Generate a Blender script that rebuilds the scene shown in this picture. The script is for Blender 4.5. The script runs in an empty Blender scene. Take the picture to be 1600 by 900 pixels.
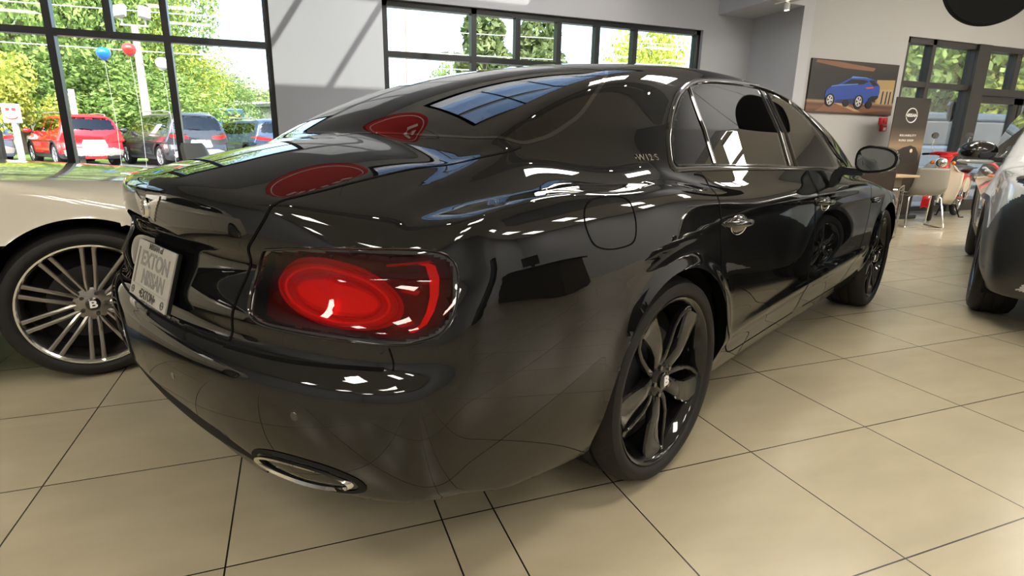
import bpy, bmesh, math, random
import numpy as np
from mathutils import Vector, Matrix

PI = math.pi
sc = bpy.context.scene
COL = sc.collection

# ------------------------------------------------------------------ camera
cam_data = bpy.data.cameras.new('camera')
cam_data.sensor_width = 36.0
cam_data.lens = 36.0*886.7/1600.0
cam_data.clip_start = .02
cam_data.clip_end = 600
cam = bpy.data.objects.new('camera', cam_data)
COL.objects.link(cam)
sc.camera = cam
_p, _r, _y = .258057634, -.0175185169, -.364147312


def cam_rot(p, r, y):
    cp, sp, cr, sr, cy, sy = math.cos(p), math.sin(p), math.cos(r), math.sin(r), math.cos(y), math.sin(y)
    Rr = Matrix(((cr, 0, sr), (0, 1, 0), (-sr, 0, cr)))
    Rp = Matrix(((1, 0, 0), (0, cp, sp), (0, -sp, cp)))
    Ry = Matrix(((cy, -sy, 0), (sy, cy, 0), (0, 0, 1)))
    return Ry @ Rp @ Rr


_R = cam_rot(_p, _r, _y)
_right, _fwd, _up = _R @ Vector((1, 0, 0)), _R @ Vector((0, 1, 0)), _R @ Vector((0, 0, 1))
cam.matrix_world = Matrix((
    (_right.x, _up.x, -_fwd.x, 0), (_right.y, _up.y, -_fwd.y, 0), (_right.z, _up.z, -_fwd.z, 1.155), (0, 0, 0, 1)))

# ------------------------------------------------------------------ world, sun, exposure
sc.view_settings.view_transform = 'Standard'
sc.view_settings.look = 'None'
sc.view_settings.gamma = 1
sc.view_settings.use_curve_mapping = False
sc.view_settings.exposure = 0.93
sc.cycles.use_denoising = True
sc.cycles.max_bounces = 8
sc.cycles.transparent_max_bounces = 12
sc.cycles.sample_clamp_indirect = 6
sc.cycles.caustics_reflective = False
sc.cycles.caustics_refractive = False

world = bpy.data.worlds.new('sky')
sc.world = world
world.use_nodes = True
wn = world.node_tree.nodes
wl = world.node_tree.links
wn.clear()
sky = wn.new('ShaderNodeTexSky')
sky.sky_type = 'NISHITA'
sky.sun_disc = False
sky.sun_elevation = math.radians(42)
sky.sun_rotation = math.radians(200)
sky.air_density = 1.0
sky.dust_density = 3.0
bg = wn.new('ShaderNodeBackground')
bg.inputs['Strength'].default_value = SKY = .42
wo = wn.new('ShaderNodeOutputWorld')
wl.new(sky.outputs[0], bg.inputs[0])
wl.new(bg.outputs[0], wo.inputs[0])

sun_d = bpy.data.lights.new('sun', 'SUN')
sun_d.energy = 6.2
sun_d.angle = math.radians(.6)
sun_d.color = (1, .94, .84)
sun = bpy.data.objects.new('sun', sun_d)
COL.objects.link(sun)
sun.rotation_euler = Vector((-.42, .62, -.62)).to_track_quat('-Z', 'Y').to_euler()


# ------------------------------------------------------------------ materials
def mat(name, col=(.5, .5, .5), rough=.5, metal=0., coat=0., spec=.5, emit=None, estr=0., trans=0., ior=1.5, alpha=1., bump=None, noise=None, coatr=.02):
    m = bpy.data.materials.new(name)
    m.use_nodes = True
    nt = m.node_tree
    b = nt.nodes['Principled BSDF']
    b.inputs['Base Color'].default_value = (*col, 1)
    b.inputs['Roughness'].default_value = rough
    b.inputs['Metallic'].default_value = metal
    b.inputs['Coat Weight'].default_value = coat
    b.inputs['Coat Roughness'].default_value = coatr
    b.inputs['Specular IOR Level'].default_value = spec
    b.inputs['IOR'].default_value = ior
    b.inputs['Transmission Weight'].default_value = trans
    b.inputs['Alpha'].default_value = alpha
    if emit:
        b.inputs['Emission Color'].default_value = (*emit, 1)
        b.inputs['Emission Strength'].default_value = estr
    if noise:                       # (scale, amount) : colour varies softly
        tc = nt.nodes.new('ShaderNodeTexCoord')
        nz = nt.nodes.new('ShaderNodeTexNoise')
        nz.inputs['Scale'].default_value = noise[0]
        nz.inputs['Detail'].default_value = 5
        mx = nt.nodes.new('ShaderNodeMix')
        mx.data_type = 'RGBA'
        mx.inputs[6].default_value = (*[c*(1-noise[1]) for c in col], 1)
        mx.inputs[7].default_value = (*[min(1, c*(1+noise[1])) for c in col], 1)
        nt.links.new(tc.outputs['Object'], nz.inputs['Vector'])
        nt.links.new(nz.outputs['Fac'], mx.inputs[0])
        nt.links.new(mx.outputs[2], b.inputs['Base Color'])
    if bump:                        # (scale, strength)
        tc = nt.nodes.new('ShaderNodeTexCoord')
        nz = nt.nodes.new('ShaderNodeTexNoise')
        nz.inputs['Scale'].default_value = bump[0]
        nz.inputs['Detail'].default_value = 4
        bp = nt.nodes.new('ShaderNodeBump')
        bp.inputs['Strength'].default_value = bump[1]
        bp.inputs['Distance'].default_value = .01
        nt.links.new(tc.outputs['Object'], nz.inputs['Vector'])
        nt.links.new(nz.outputs['Fac'], bp.inputs['Height'])
        nt.links.new(bp.outputs['Normal'], b.inputs['Normal'])
    return m


def pane_mat(name, tint=(1, 1, 1), refl=1.0, ior=1.45):
    m = bpy.data.materials.new(name)
    m.use_nodes = True
    nt = m.node_tree
    nt.nodes.clear()
    out = nt.nodes.new('ShaderNodeOutputMaterial')
    tr = nt.nodes.new('ShaderNodeBsdfTransparent')
    tr.inputs[0].default_value = (*tint, 1)
    gl = nt.nodes.new('ShaderNodeBsdfGlossy')
    gl.inputs['Roughness'].default_value = .01
    fr = nt.nodes.new('ShaderNodeFresnel')
    fr.inputs[0].default_value = ior
    mu = nt.nodes.new('ShaderNodeMath')
    mu.operation = 'MULTIPLY'
    mu.inputs[1].default_value = refl
    mx = nt.nodes.new('ShaderNodeMixShader')
    nt.links.new(fr.outputs[0], mu.inputs[0])
    nt.links.new(mu.outputs[0], mx.inputs[0])
    nt.links.new(tr.outputs[0], mx.inputs[1])
    nt.links.new(gl.outputs[0], mx.inputs[2])
    nt.links.new(mx.outputs[0], out.inputs[0])
    return m


M = {}
M['black_paint'] = mat('black_paint', (.0035, .0037, .004), .25, coat=1.0, spec=.0, coatr=.0)
M['black_paint'].node_tree.nodes['Principled BSDF'].inputs['Coat IOR'].default_value = 1.52
M['gloss_black'] = mat('gloss_black', (.006, .006, .006), .06, coat=1.0)
M['seam'] = mat('seam', (.002, .002, .002), .9, spec=.1)
M['matte_black'] = mat('matte_black', (.008, .008, .008), .8, spec=.2)
M['grey_plastic'] = mat('grey_plastic', (.025, .026, .028), .5, bump=(300, .15))
M['chrome'] = mat('chrome', (.78, .77, .74), .07, metal=1)
M['satin_metal'] = mat('satin_metal', (.42, .41, .40), .22, metal=1, noise=(3, .1))
M['wheel_black'] = mat('wheel_black', (.006, .006, .006), .3, coat=.9, spec=.05, coatr=.03)
M['wheel_grey'] = mat('wheel_grey', (.30, .28, .26), .2, metal=.9, coat=.6)
M['wheel_silver'] = mat('wheel_silver', (.55, .55, .56), .25, metal=.8)
M['dark_glass'] = pane_mat('dark_glass', (.035, .037, .04), 1.5, 1.5)
M['car_glass'] = pane_mat('car_glass', (.10, .13, .14), 2.2, 1.5)
M['pane'] = pane_mat('window_pane', (.96, .98, .97), .6)
M['lamp_red_glass'] = pane_mat('lamp_red_glass', (.50, .035, .04), .8, 1.5)
M['lamp_red'] = mat('lamp_red', (.75, .012, .012), .2, coat=1, emit=(1, .02, .02), estr=.05)
M['lamp_ring'] = mat('lamp_ring', (.9, .05, .04), .2, coat=1, emit=(1, .05, .04), estr=.28)
M['lamp_dark'] = mat('lamp_dark', (.10, .006, .008), .35, coat=.6)
M['white'] = mat('white', (.8, .8, .78), .4)
M['white_paint'] = mat('white_paint', (.56, .53, .455), .12, coat=1.0)
M['white_suv_paint'] = mat('white_suv_paint', (.55, .57, .59), .12, coat=1.0)
M['red_paint'] = mat('red_paint', (.62, .012, .018), .15, coat=1.0)
M['cub_red'] = mat('cub_red', (.55, .008, .010), .15, coat=1.0)
M['cream'] = mat('cream', (.62, .57, .45), .35, coat=.3)
M['charcoal_paint'] = mat('charcoal_paint', (.035, .037, .045), .12, coat=1.0)
M['blue_paint'] = mat('blue_paint', (.028, .05, .10), .15, coat=1.0)
M['teal_paint'] = mat('teal_paint', (.07, .11, .16), .15, coat=1.0)
M['letter_white'] = mat('letter_white', (.85, .85, .83), .35)
M['letter_black'] = mat('letter_black', (.02, .02, .02), .4)
M['letter_grey'] = mat('letter_grey', (.16, .16, .16), .4)
M['plate'] = mat('plate', (.36, .355, .33), .3, metal=.3, noise=(60, .12))


def tyre_mat():
    m = mat('tyre_rubber', (.013, .0125, .012), .60, spec=.28)
    nt = m.node_tree
    b = nt.nodes['Principled BSDF']
    tc = nt.nodes.new('ShaderNodeTexCoord')
    sp = nt.nodes.new('ShaderNodeSeparateXYZ')
    nt.links.new(tc.outputs['Object'], sp.inputs[0])
    at = nt.nodes.new('ShaderNodeMath'); at.operation = 'ARCTAN2'
    nt.links.new(sp.outputs['X'], at.inputs[0]); nt.links.new(sp.outputs['Z'], at.inputs[1])
    ay = nt.nodes.new('ShaderNodeMath'); ay.operation = 'MULTIPLY_ADD'      # sweep the sipes
    nt.links.new(sp.outputs['Y'], ay.inputs[0]); ay.inputs[1].default_value = 2.2
    nt.links.new(at.outputs[0], ay.inputs[2])
    mu = nt.nodes.new('ShaderNodeMath'); mu.operation = 'MULTIPLY'; mu.inputs[1].default_value = 66
    nt.links.new(ay.outputs[0], mu.inputs[0])
    sn = nt.nodes.new('ShaderNodeMath'); sn.operation = 'SINE'
    nt.links.new(mu.outputs[0], sn.inputs[0])
    gt = nt.nodes.new('ShaderNodeMath'); gt.operation = 'GREATER_THAN'; gt.inputs[1].default_value = .86
    nt.links.new(sn.outputs[0], gt.inputs[0])
    # only near the tread radius
    pw = nt.nodes.new('ShaderNodeVectorMath'); pw.operation = 'MULTIPLY'; pw.inputs[1].default_value = (1, 0, 1)
    nt.links.new(tc.outputs['Object'], pw.inputs[0])
    ln = nt.nodes.new('ShaderNodeVectorMath'); ln.operation = 'LENGTH'
    nt.links.new(pw.outputs[0], ln.inputs[0])
    g2 = nt.nodes.new('ShaderNodeMath'); g2.operation = 'GREATER_THAN'; g2.inputs[1].default_value = .338
    nt.links.new(ln.outputs['Value'], g2.inputs[0])
    mm = nt.nodes.new('ShaderNodeMath'); mm.operation = 'MULTIPLY'
    nt.links.new(gt.outputs[0], mm.inputs[0]); nt.links.new(g2.outputs[0], mm.inputs[1])
    bp = nt.nodes.new('ShaderNodeBump'); bp.invert = True; bp.inputs['Strength'].default_value = .9; bp.inputs['Distance'].default_value = .006
    nt.links.new(mm.outputs[0], bp.inputs['Height'])
    nt.links.new(bp.outputs[0], b.inputs['Normal'])
    return m


M['tyre'] = tyre_mat()


# ------------------------------------------------------------------ helpers
def link(name, me, m, parent=None, smooth=False):
    o = bpy.data.objects.new(name, me)
    COL.objects.link(o)
    if m is not None and not me.materials:
        me.materials.append(m)
    if smooth:
        me.polygons.foreach_set('use_smooth', [True]*len(me.polygons))
    if parent is not None:
        o.parent = parent
    return o


def tag(o, label=None, cat=None, group=None, kind=None):
    if label: o['label'] = label
    if cat: o['category'] = cat
    if group: o['group'] = group
    if kind: o['kind'] = kind
    return o


def empty(name, loc=(0, 0, 0), rz=0, label=None, cat=None, group=None):
    o = bpy.data.objects.new(name, None)
    o.empty_display_size = .1
    COL.objects.link(o)
    o.location = loc
    o.rotation_euler = (0, 0, rz)
    return tag(o, label, cat, group)


class MB:
    """collects shapes; build() links them as ONE mesh object"""
    def __init__(s): s.v = []; s.f = []

    def add(s, vs, fs):
        n = len(s.v)
        s.v += [tuple(v) for v in vs]
        s.f += [tuple(n+i for i in f) for f in fs]
        return s

    def box(s, a, b, bev=0):
        x0, y0, z0 = a; x1, y1, z1 = b
        if bev <= 0:
            s.add([(x0, y0, z0), (x1, y0, z0), (x1, y1, z0), (x0, y1, z0), (x0, y0, z1), (x1, y0, z1), (x1, y1, z1), (x0, y1, z1)],
                  [(0, 3, 2, 1), (4, 5, 6, 7), (0, 1, 5, 4), (1, 2, 6, 5), (2, 3, 7, 6), (3, 0, 4, 7)])
            return s
        bm = bmesh.new()
        bmesh.ops.create_cube(bm, size=1)
        for v in bm.verts:
            v.co = Vector(((x0+x1)/2+v.co.x*(x1-x0), (y0+y1)/2+v.co.y*(y1-y0), (z0+z1)/2+v.co.z*(z1-z0)))
        bmesh.ops.bevel(bm, geom=bm.edges[:], offset=bev, segments=2, profile=.6, affect='EDGES')
        bm.verts.index_update()
        s.add([v.co[:] for v in bm.verts], [[v.index for v in f.verts] for f in bm.faces])
        bm.free()
        return s

    def tube(s, pts, r, n=8, closed=False, cap=True):
        pts = [Vector(p) for p in pts]
        rr = r if isinstance(r, (list, tuple)) else [r]*len(pts)
        N = len(pts); rings = []
        up = None
        for i, p in enumerate(pts):
            if closed:
                t = (pts[(i+1) % N]-pts[i-1]).normalized()
            else:
                t = (pts[min(i+1, N-1)]-pts[max(i-1, 0)]).normalized()
            if up is None:
                up = Vector((0, 0, 1)) if abs(t.z) < .9 else Vector((1, 0, 0))
            a = t.cross(up).normalized(); b = a.cross(t).normalized(); up = b
            rings.append([p+(a*math.cos(2*PI*k/n)+b*math.sin(2*PI*k/n))*rr[i] for k in range(n)])
        vs = [v for g in rings for v in g]
        fs = []
        for i in range(N if closed else N-1):
            j = (i+1) % N
            for k in range(n):
                fs.append((i*n+k, i*n+(k+1) % n, j*n+(k+1) % n, j*n+k))
        if cap and not closed:
            fs.append(tuple(range(n-1, -1, -1))); fs.append(tuple((N-1)*n+k for k in range(n)))
        return s.add(vs, fs)

    def lathe(s, prof, axis='Z', n=32, c=(0, 0, 0)):
        """prof: (r, h) list"""
        vs = []; fs = []
        for r, hh in prof:
            for k in range(n):
                a = 2*PI*k/n
                x, y = r*math.cos(a), r*math.sin(a)
                p = {'Z': (x, y, hh), 'Y': (y, hh, x), 'X': (hh, x, y)}[axis]
                vs.append((p[0]+c[0], p[1]+c[1], p[2]+c[2]))
        for i in range(len(prof)-1):
            for k in range(n):
                fs.append((i*n+k, i*n+(k+1) % n, (i+1)*n+(k+1) % n, (i+1)*n+k))
        return s.add(vs, fs)

    def disc(s, r, hh, axis='Z', n=32, c=(0, 0, 0), r2=None):
        vs = []
        for k in range(n):
            a = 2*PI*k/n
            x, y = r*math.cos(a), (r2 or r)*math.sin(a)
            p = {'Z': (x, y, hh), 'Y': (y, hh, x), 'X': (hh, x, y)}[axis]
            vs.append((p[0]+c[0], p[1]+c[1], p[2]+c[2]))
        return s.add(vs, [tuple(range(n))])

    def loft(s, rings, closed=True, caps=True):
        n = len(rings[0]); vs = [v for g in rings for v in g]; fs = []
        for i in range(len(rings)-1):
            for k in range(n if closed else n-1):
                fs.append((i*n+k, i*n+(k+1) % n, (i+1)*n+(k+1) % n, (i+1)*n+k))
        if caps and closed:
            fs.append(tuple(range(n-1, -1, -1))); fs.append(tuple((len(rings)-1)*n+k for k in range(n)))
        return s.add(vs, fs)

    def prism(s, poly, d0, d1, axis='Y'):
        """poly in the two other coordinates (x,z for Y; y,z for X; x,y for Z)"""
        def P(u, v, w):
            return {'Y': (u, w, v), 'X': (w, u, v), 'Z': (u, v, w)}[axis]
        n = len(poly)
        vs = [P(u, v, d0) for u, v in poly]+[P(u, v, d1) for u, v in poly]
        fs = [tuple(range(n)), tuple(range(2*n-1, n-1, -1))]
        for k in range(n):
            fs.append((k, k+n, (k+1) % n+n, (k+1) % n))
        return s.add(vs, fs)

    def ball(s, c, r, n=12, sc_=(1, 1, 1)):
        prof = []
        for i in range(n+1):
            a = PI*i/n
            prof.append((max(r*math.sin(a), 1e-5), -r*math.cos(a)))
        b = MB().lathe(prof, 'Z', n*2)
        return s.add([(v[0]*sc_[0]+c[0], v[1]*sc_[1]+c[1], v[2]*sc_[2]+c[2]) for v in b.v], b.f)

    def xf(s, mtx):
        s.v = [tuple(mtx @ Vector(v)) for v in s.v]
        return s

    def build(s, name, m, parent=None, smooth=False, bevel=0, recalc=True):
        me = bpy.data.meshes.new(name)
        me.from_pydata(s.v, [], s.f)
        if recalc:
            bm = bmesh.new(); bm.from_mesh(me)
            bmesh.ops.recalc_face_normals(bm, faces=bm.faces[:])
            bm.to_mesh(me); bm.free()
        o = link(name, me, m, parent, smooth)
        if smooth:
            try:
                me.set_sharp_from_angle(angle=math.radians(38))
            except Exception:
                pass
        if bevel:
            b = o.modifiers.new('bevel', 'BEVEL'); b.width = bevel; b.segments = 2; b.limit_method = 'ANGLE'
        return o


def text_mesh(name, txt, size, m, parent, mtx, extrude=.001, sx=1., bold=0., spacing=1.):
    cu = bpy.data.curves.new(name, 'FONT')
    cu.body = txt; cu.size = size; cu.align_x = 'CENTER'; cu.align_y = 'CENTER'; cu.extrude = extrude; cu.offset = bold; cu.space_character = spacing
    tmp = bpy.data.objects.new(name+'_tmp', cu)
    me = bpy.data.meshes.new_from_object(tmp)
    bpy.data.objects.remove(tmp)
    me.name = name
    me.transform(mtx @ Matrix.Diagonal((sx, 1, 1, 1)))
    me.materials.clear()
    return link(name, me, m, parent)


def face_mtx(origin, xdir, zdir):
    """text plane: local x -> xdir, local y -> zdir (up), normal = x cross y"""
    x = Vector(xdir).normalized(); y = Vector(zdir).normalized(); n = x.cross(y).normalized(); y = n.cross(x)
    o = Vector(origin)
    return Matrix(((x.x, y.x, n.x, o.x), (x.y, y.y, n.y, o.y), (x.z, y.z, n.z, o.z), (0, 0, 0, 1)))


def smooth_loop(pts, n=160, closed=True):
    """Catmull-Rom through the points, resampled evenly"""
    P = np.array(pts, float); N = len(P); out = []
    rng = range(N) if closed else range(N-1)
    for i in rng:
        if closed:
            p0, p1, p2, p3 = P[i-1], P[i], P[(i+1) % N], P[(i+2) % N]
        else:
            p0, p1, p2, p3 = P[max(i-1, 0)], P[i], P[i+1], P[min(i+2, N-1)]
        for t in np.linspace(0, 1, 24, endpoint=False):
            out.append(.5*((2*p1)+(-p0+p2)*t+(2*p0-5*p1+4*p2-p3)*t*t+(-p0+3*p1-3*p2+p3)*t**3))
    if not closed: out.append(P[-1])
    Q = np.array(out)
    if closed: Q = np.vstack([Q, Q[:1]])
    d = np.r_[0, np.cumsum(np.linalg.norm(np.diff(Q, axis=0), axis=1))]
    s = np.linspace(0, d[-1], n, endpoint=not closed)
    return np.stack([np.interp(s, d, Q[:, k]) for k in range(P.shape[1])], 1)
FAST = False
def spl(xs, ys):
    """natural cubic spline, linear outside"""
    x = np.array(xs, float); y = np.array(ys, float); n = len(x); h = np.diff(x)
    A = np.eye(n); b = np.zeros(n)
    for i in range(1, n-1):
        A[i, i-1] = h[i-1]; A[i, i] = 2*(h[i-1]+h[i]); A[i, i+1] = h[i]
        b[i] = 6*((y[i+1]-y[i])/h[i]-(y[i]-y[i-1])/h[i-1])
    m = np.linalg.solve(A, b)
    s0 = (y[1]-y[0])/h[0]-h[0]*(2*m[0]+m[1])/6; s1 = (y[-1]-y[-2])/h[-1]+h[-1]*(2*m[-1]+m[-2])/6
    def f0(t):
        t = np.asarray(t, float); i = np.clip(np.searchsorted(x, t)-1, 0, n-2)
        a = x[i+1]-t; c = t-x[i]; hh = h[i]
        v = (m[i]*a**3+m[i+1]*c**3)/(6*hh)+(y[i]/hh-m[i]*hh/6)*a+(y[i+1]/hh-m[i+1]*hh/6)*c
        return np.where(t < x[0], y[0]+s0*(t-x[0]), np.where(t > x[-1], y[-1]+s1*(t-x[-1]), v))
    gx = np.linspace(x[0]-.6, x[-1]+.6, 4001); gy = f0(gx)
    def f(t, fast=True): return np.interp(t, gx, gy) if FAST else f0(t)
    return f
def smax(a, b, k):
    h = np.maximum(k-np.abs(a-b), 0)/k
    return np.maximum(a, b)+h**3*k/6
def smin(a, b, k): return -smax(-a, -b, k)
def sst(t): t = np.clip(t, 0, 1); return t*t*t*(t*(6*t-15)+10)
w0 = spl([-1.3, -1.0, -.7, -.3, 0, .4, 1.0, 1.6, 2.2, 2.7, 3.07, 3.4, 3.75, 4.0], [.905, .945, .972, .990, .993, .978, .966, .966, .970, .978, .98, .963, .91, .85])
wz = spl([.18, .26, .36, .46, .56, .66, .76, .85, .93, 1.0, 1.05, 1.2], [-.10, -.062, -.026, -.006, 0, -.004, -.013, -.025, -.041, -.064, -.09, -.18])
deck = spl([-1.3, -1.18, -1.12, -1.0, -.85, -.7, -.55, -.3, .3, 1.2, 2.0, 2.5, 2.9, 3.3, 3.7, 4.0], [1.01, 1.040, 1.056, 1.084, 1.116, 1.142, 1.156, 1.145, 1.08, 1.05, 1.04, 1.035, 1.015, .985, .935, .86])
crown = spl([-1.3, -.9, -.5, 0, 1.5, 2.6, 3.2, 4.0], [.09, .085, .085, .09, .10, .10, .14, .16])
rface = spl([.1, .2, .28, .36, .44, .52, .58, .63, .655, .68, .74, .80, .85, .875, .90, .95, 1.0, 1.04, 1.08, 1.12], [-1.0, -1.07, -1.14, -1.22, -1.265, -1.285, -1.29, -1.285, -1.273, -1.248, -1.235, -1.215, -1.20, -1.203, -1.217, -1.227, -1.222, -1.207, -1.175, -1.12])
rplan = spl([0, .3, .5, .65, .8, .95], [0, .014, .045, .085, .15, .25])
fplan = spl([0, .3, .6, .8, .95], [0, .03, .12, .24, .42])
roof = spl([-.85, -.6, -.45, -.2, .06, .3, .6, .95, 1.4, 1.75, 2.1, 2.5, 2.75], [1.02, 1.165, 1.245, 1.352, 1.425, 1.462, 1.488, 1.498, 1.48, 1.435, 1.34, 1.15, 1.0])
wcab = spl([-1.0, -.7, -.4, -.1, .3, .9, 1.6, 2.2, 2.7], [.58, .68, .76, .82, .86, .875, .875, .855, .80])
zbot = spl([-1.3, -1.15, -1.0, -.85, -.7, -.5, 0, 1, 3, 3.5, 4.0], [.27, .275, .29, .295, .28, .25, .22, .22, .22, .22, .24])
kcab = spl([-1.0, -.5, -.1, .25, .8, 2.5], [.16, .16, .14, .07, .05, .05])
def shape(x, y, z):
    a = np.sqrt(y*y+1e-6)
    arch = 0
    for cx in (0., 3.065):                                   # flared arch lips
        r = np.hypot(x-cx, z-.35)
        arch = arch+.014*np.exp(-((r-.40)/.045)**2)*sst((z-.25)/.2)
    W = w0(x)+wz(z)+arch
    W = W+.012*np.exp(-((z-.42-.03*(x-.3))/.035)**2)*sst((x-.25)/.3)*sst((2.75-x)/.3)     # strake above the sill
    rear = sst((.15-x)/.6)                                   # flat boot lid, folded quarter, then a narrow shelf on the haunch
    sf = lambda q, w: .5*(q+np.sqrt(q*q+w*w))
    edge = .565+.13*sst((x+.9)/.42)
    dn = deck(x)-(1-rear)*crown(x)*(a/.9)**2.4-rear*.118*(a/.9)**2
    T = dn-rear*(.14*sf(a-edge, .02)-(.33)*sf(a-(.79+.5*(edge-.565)), .015))
    Rr = rface(z)+rplan(a)*(1+.55*sst((z-.72)/.3))
    Fr = 3.96+.04*np.minimum(0, -(z-.6)**2*4)-fplan(a)
    fb = smax(a-W, z-T, .05-.022*rear)
    fb = smax(fb, Rr-x, .035+.085*sst((a-.5)/.32))
    fb = smax(fb, x-Fr, .12)
    fb = smax(fb, zbot(x)+.07*sst((a-.3)/.4)*sst((-.7-x)/.3)-z, .03)
    Wc = wcab(x)-.50*(z-1.04)-.15*np.maximum(z-1.2, 0)
    Tc = roof(x)-.042*(a/.6)**2.3
    fc = smax(a-Wc, z-Tc, .085)
    fc = smax(fc, .9-z, .02)
    k = kcab(x)*(1-(1-.22)*(1-sst((a-.60)/.14))*sst((.1-x)/.3))
    return smin(fb, fc, k)
def grad(x, y, z, e=1e-3):
    g = np.stack([shape(x+e, y, z)-shape(x-e, y, z), shape(x, y+e, z)-shape(x, y-e, z), shape(x, y, z+e)-shape(x, y, z-e)], -1)
    return g/np.linalg.norm(g, axis=-1, keepdims=True)
# ------------------------------------------------------------------ car body kit
def ngrad(F, P, e=1e-3):
    x, y, z = P.T
    return np.stack([F(x+e, y, z)-F(x-e, y, z), F(x, y+e, z)-F(x, y-e, z), F(x, y, z+e)-F(x, y, z-e)], -1)/(2*e)


def march(F, O, D, tmax=2.2):
    lo = np.zeros(len(O)); hi = np.full(len(O), tmax)
    for _ in range(30):
        m = (lo+hi)/2; p = O+D*m[:, None]; v = F(p[:, 0], p[:, 1], p[:, 2])
        lo = np.where(v < 0, m, lo); hi = np.where(v < 0, hi, m)
    return O+D*((lo+hi)/2)[:, None]


def settle(F, P, it=4):
    P = P.copy()
    for _ in range(it):
        g = ngrad(F, P); v = F(*P.T)
        P -= g*(v/np.maximum((g*g).sum(1), 1e-9))[:, None]
    return P


K = math.sqrt(.5)
PROJ = {
    'side': lambda P: P[:, [0, 2]],
    'rear': lambda P: P[:, [1, 2]],
    'front': lambda P: P[:, [1, 2]],
    'top': lambda P: P[:, [0, 1]],
    'corner': lambda P: np.stack([K*P[:, 0]-K*P[:, 1], P[:, 2]], 1),
    'fcorner': lambda P: np.stack([K*P[:, 0]+K*P[:, 1], P[:, 2]], 1),
}


def cast(F, proj, Q, xc=-.4, xf=2.6):
    Q = np.asarray(Q, float); n = len(Q); u, v = Q.T; o = np.zeros(n); one = np.ones(n)
    if proj == 'side': O, D = np.stack([u, o, v], 1), np.stack([o, -one, o], 1)
    elif proj == 'rear': O, D = np.stack([o+xc, u, v], 1), np.stack([-one, o, o], 1)
    elif proj == 'front': O, D = np.stack([o+xf, u, v], 1), np.stack([one, o, o], 1)
    elif proj == 'top': O, D = np.stack([u, v, o+.8], 1), np.stack([o, o, one], 1)
    elif proj == 'corner': O, D = np.stack([K*u, -K*u, v], 1), np.stack([-K*one, -K*one, o], 1)
    else: O, D = np.stack([K*u, K*u, v], 1), np.stack([K*one, -K*one, o], 1)
    return march(F, O, D)


def inside(Q, poly):
    x, y = Q.T; r = np.zeros(len(Q), bool); px, py = poly.T
    for i in range(len(poly)):
        x0, y0, x1, y1 = px[i-1], py[i-1], px[i], py[i]
        c = ((y0 > y) != (y1 > y))
        r ^= c & (x < (x1-x0)*(y-y0)/((y1-y0) if y1 != y0 else 1e-12)+x0)
    return r


def np_mesh(name, V, Fq, N, m, parent=None, label=None):
    used, inv = np.unique(Fq.ravel(), return_inverse=True)
    Fq = inv.reshape(Fq.shape)
    me = bpy.data.meshes.new(name)
    nv, nf = len(used), len(Fq)
    me.vertices.add(nv); me.vertices.foreach_set('co', V[used].astype(np.float32).ravel())
    me.loops.add(nf*4); me.loops.foreach_set('vertex_index', Fq.astype(np.int32).ravel())
    me.polygons.add(nf); me.polygons.foreach_set('loop_start', np.arange(0, nf*4, 4, dtype=np.int32))
    me.polygons.foreach_set('use_smooth', np.ones(nf, bool))
    me.update(calc_edges=True)
    if N is not None:
        me.normals_split_custom_set_from_vertices(N[used].astype(np.float32).tolist())
    o = link(name, me, m, parent)
    if label: o['label'] = label
    return o


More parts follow.
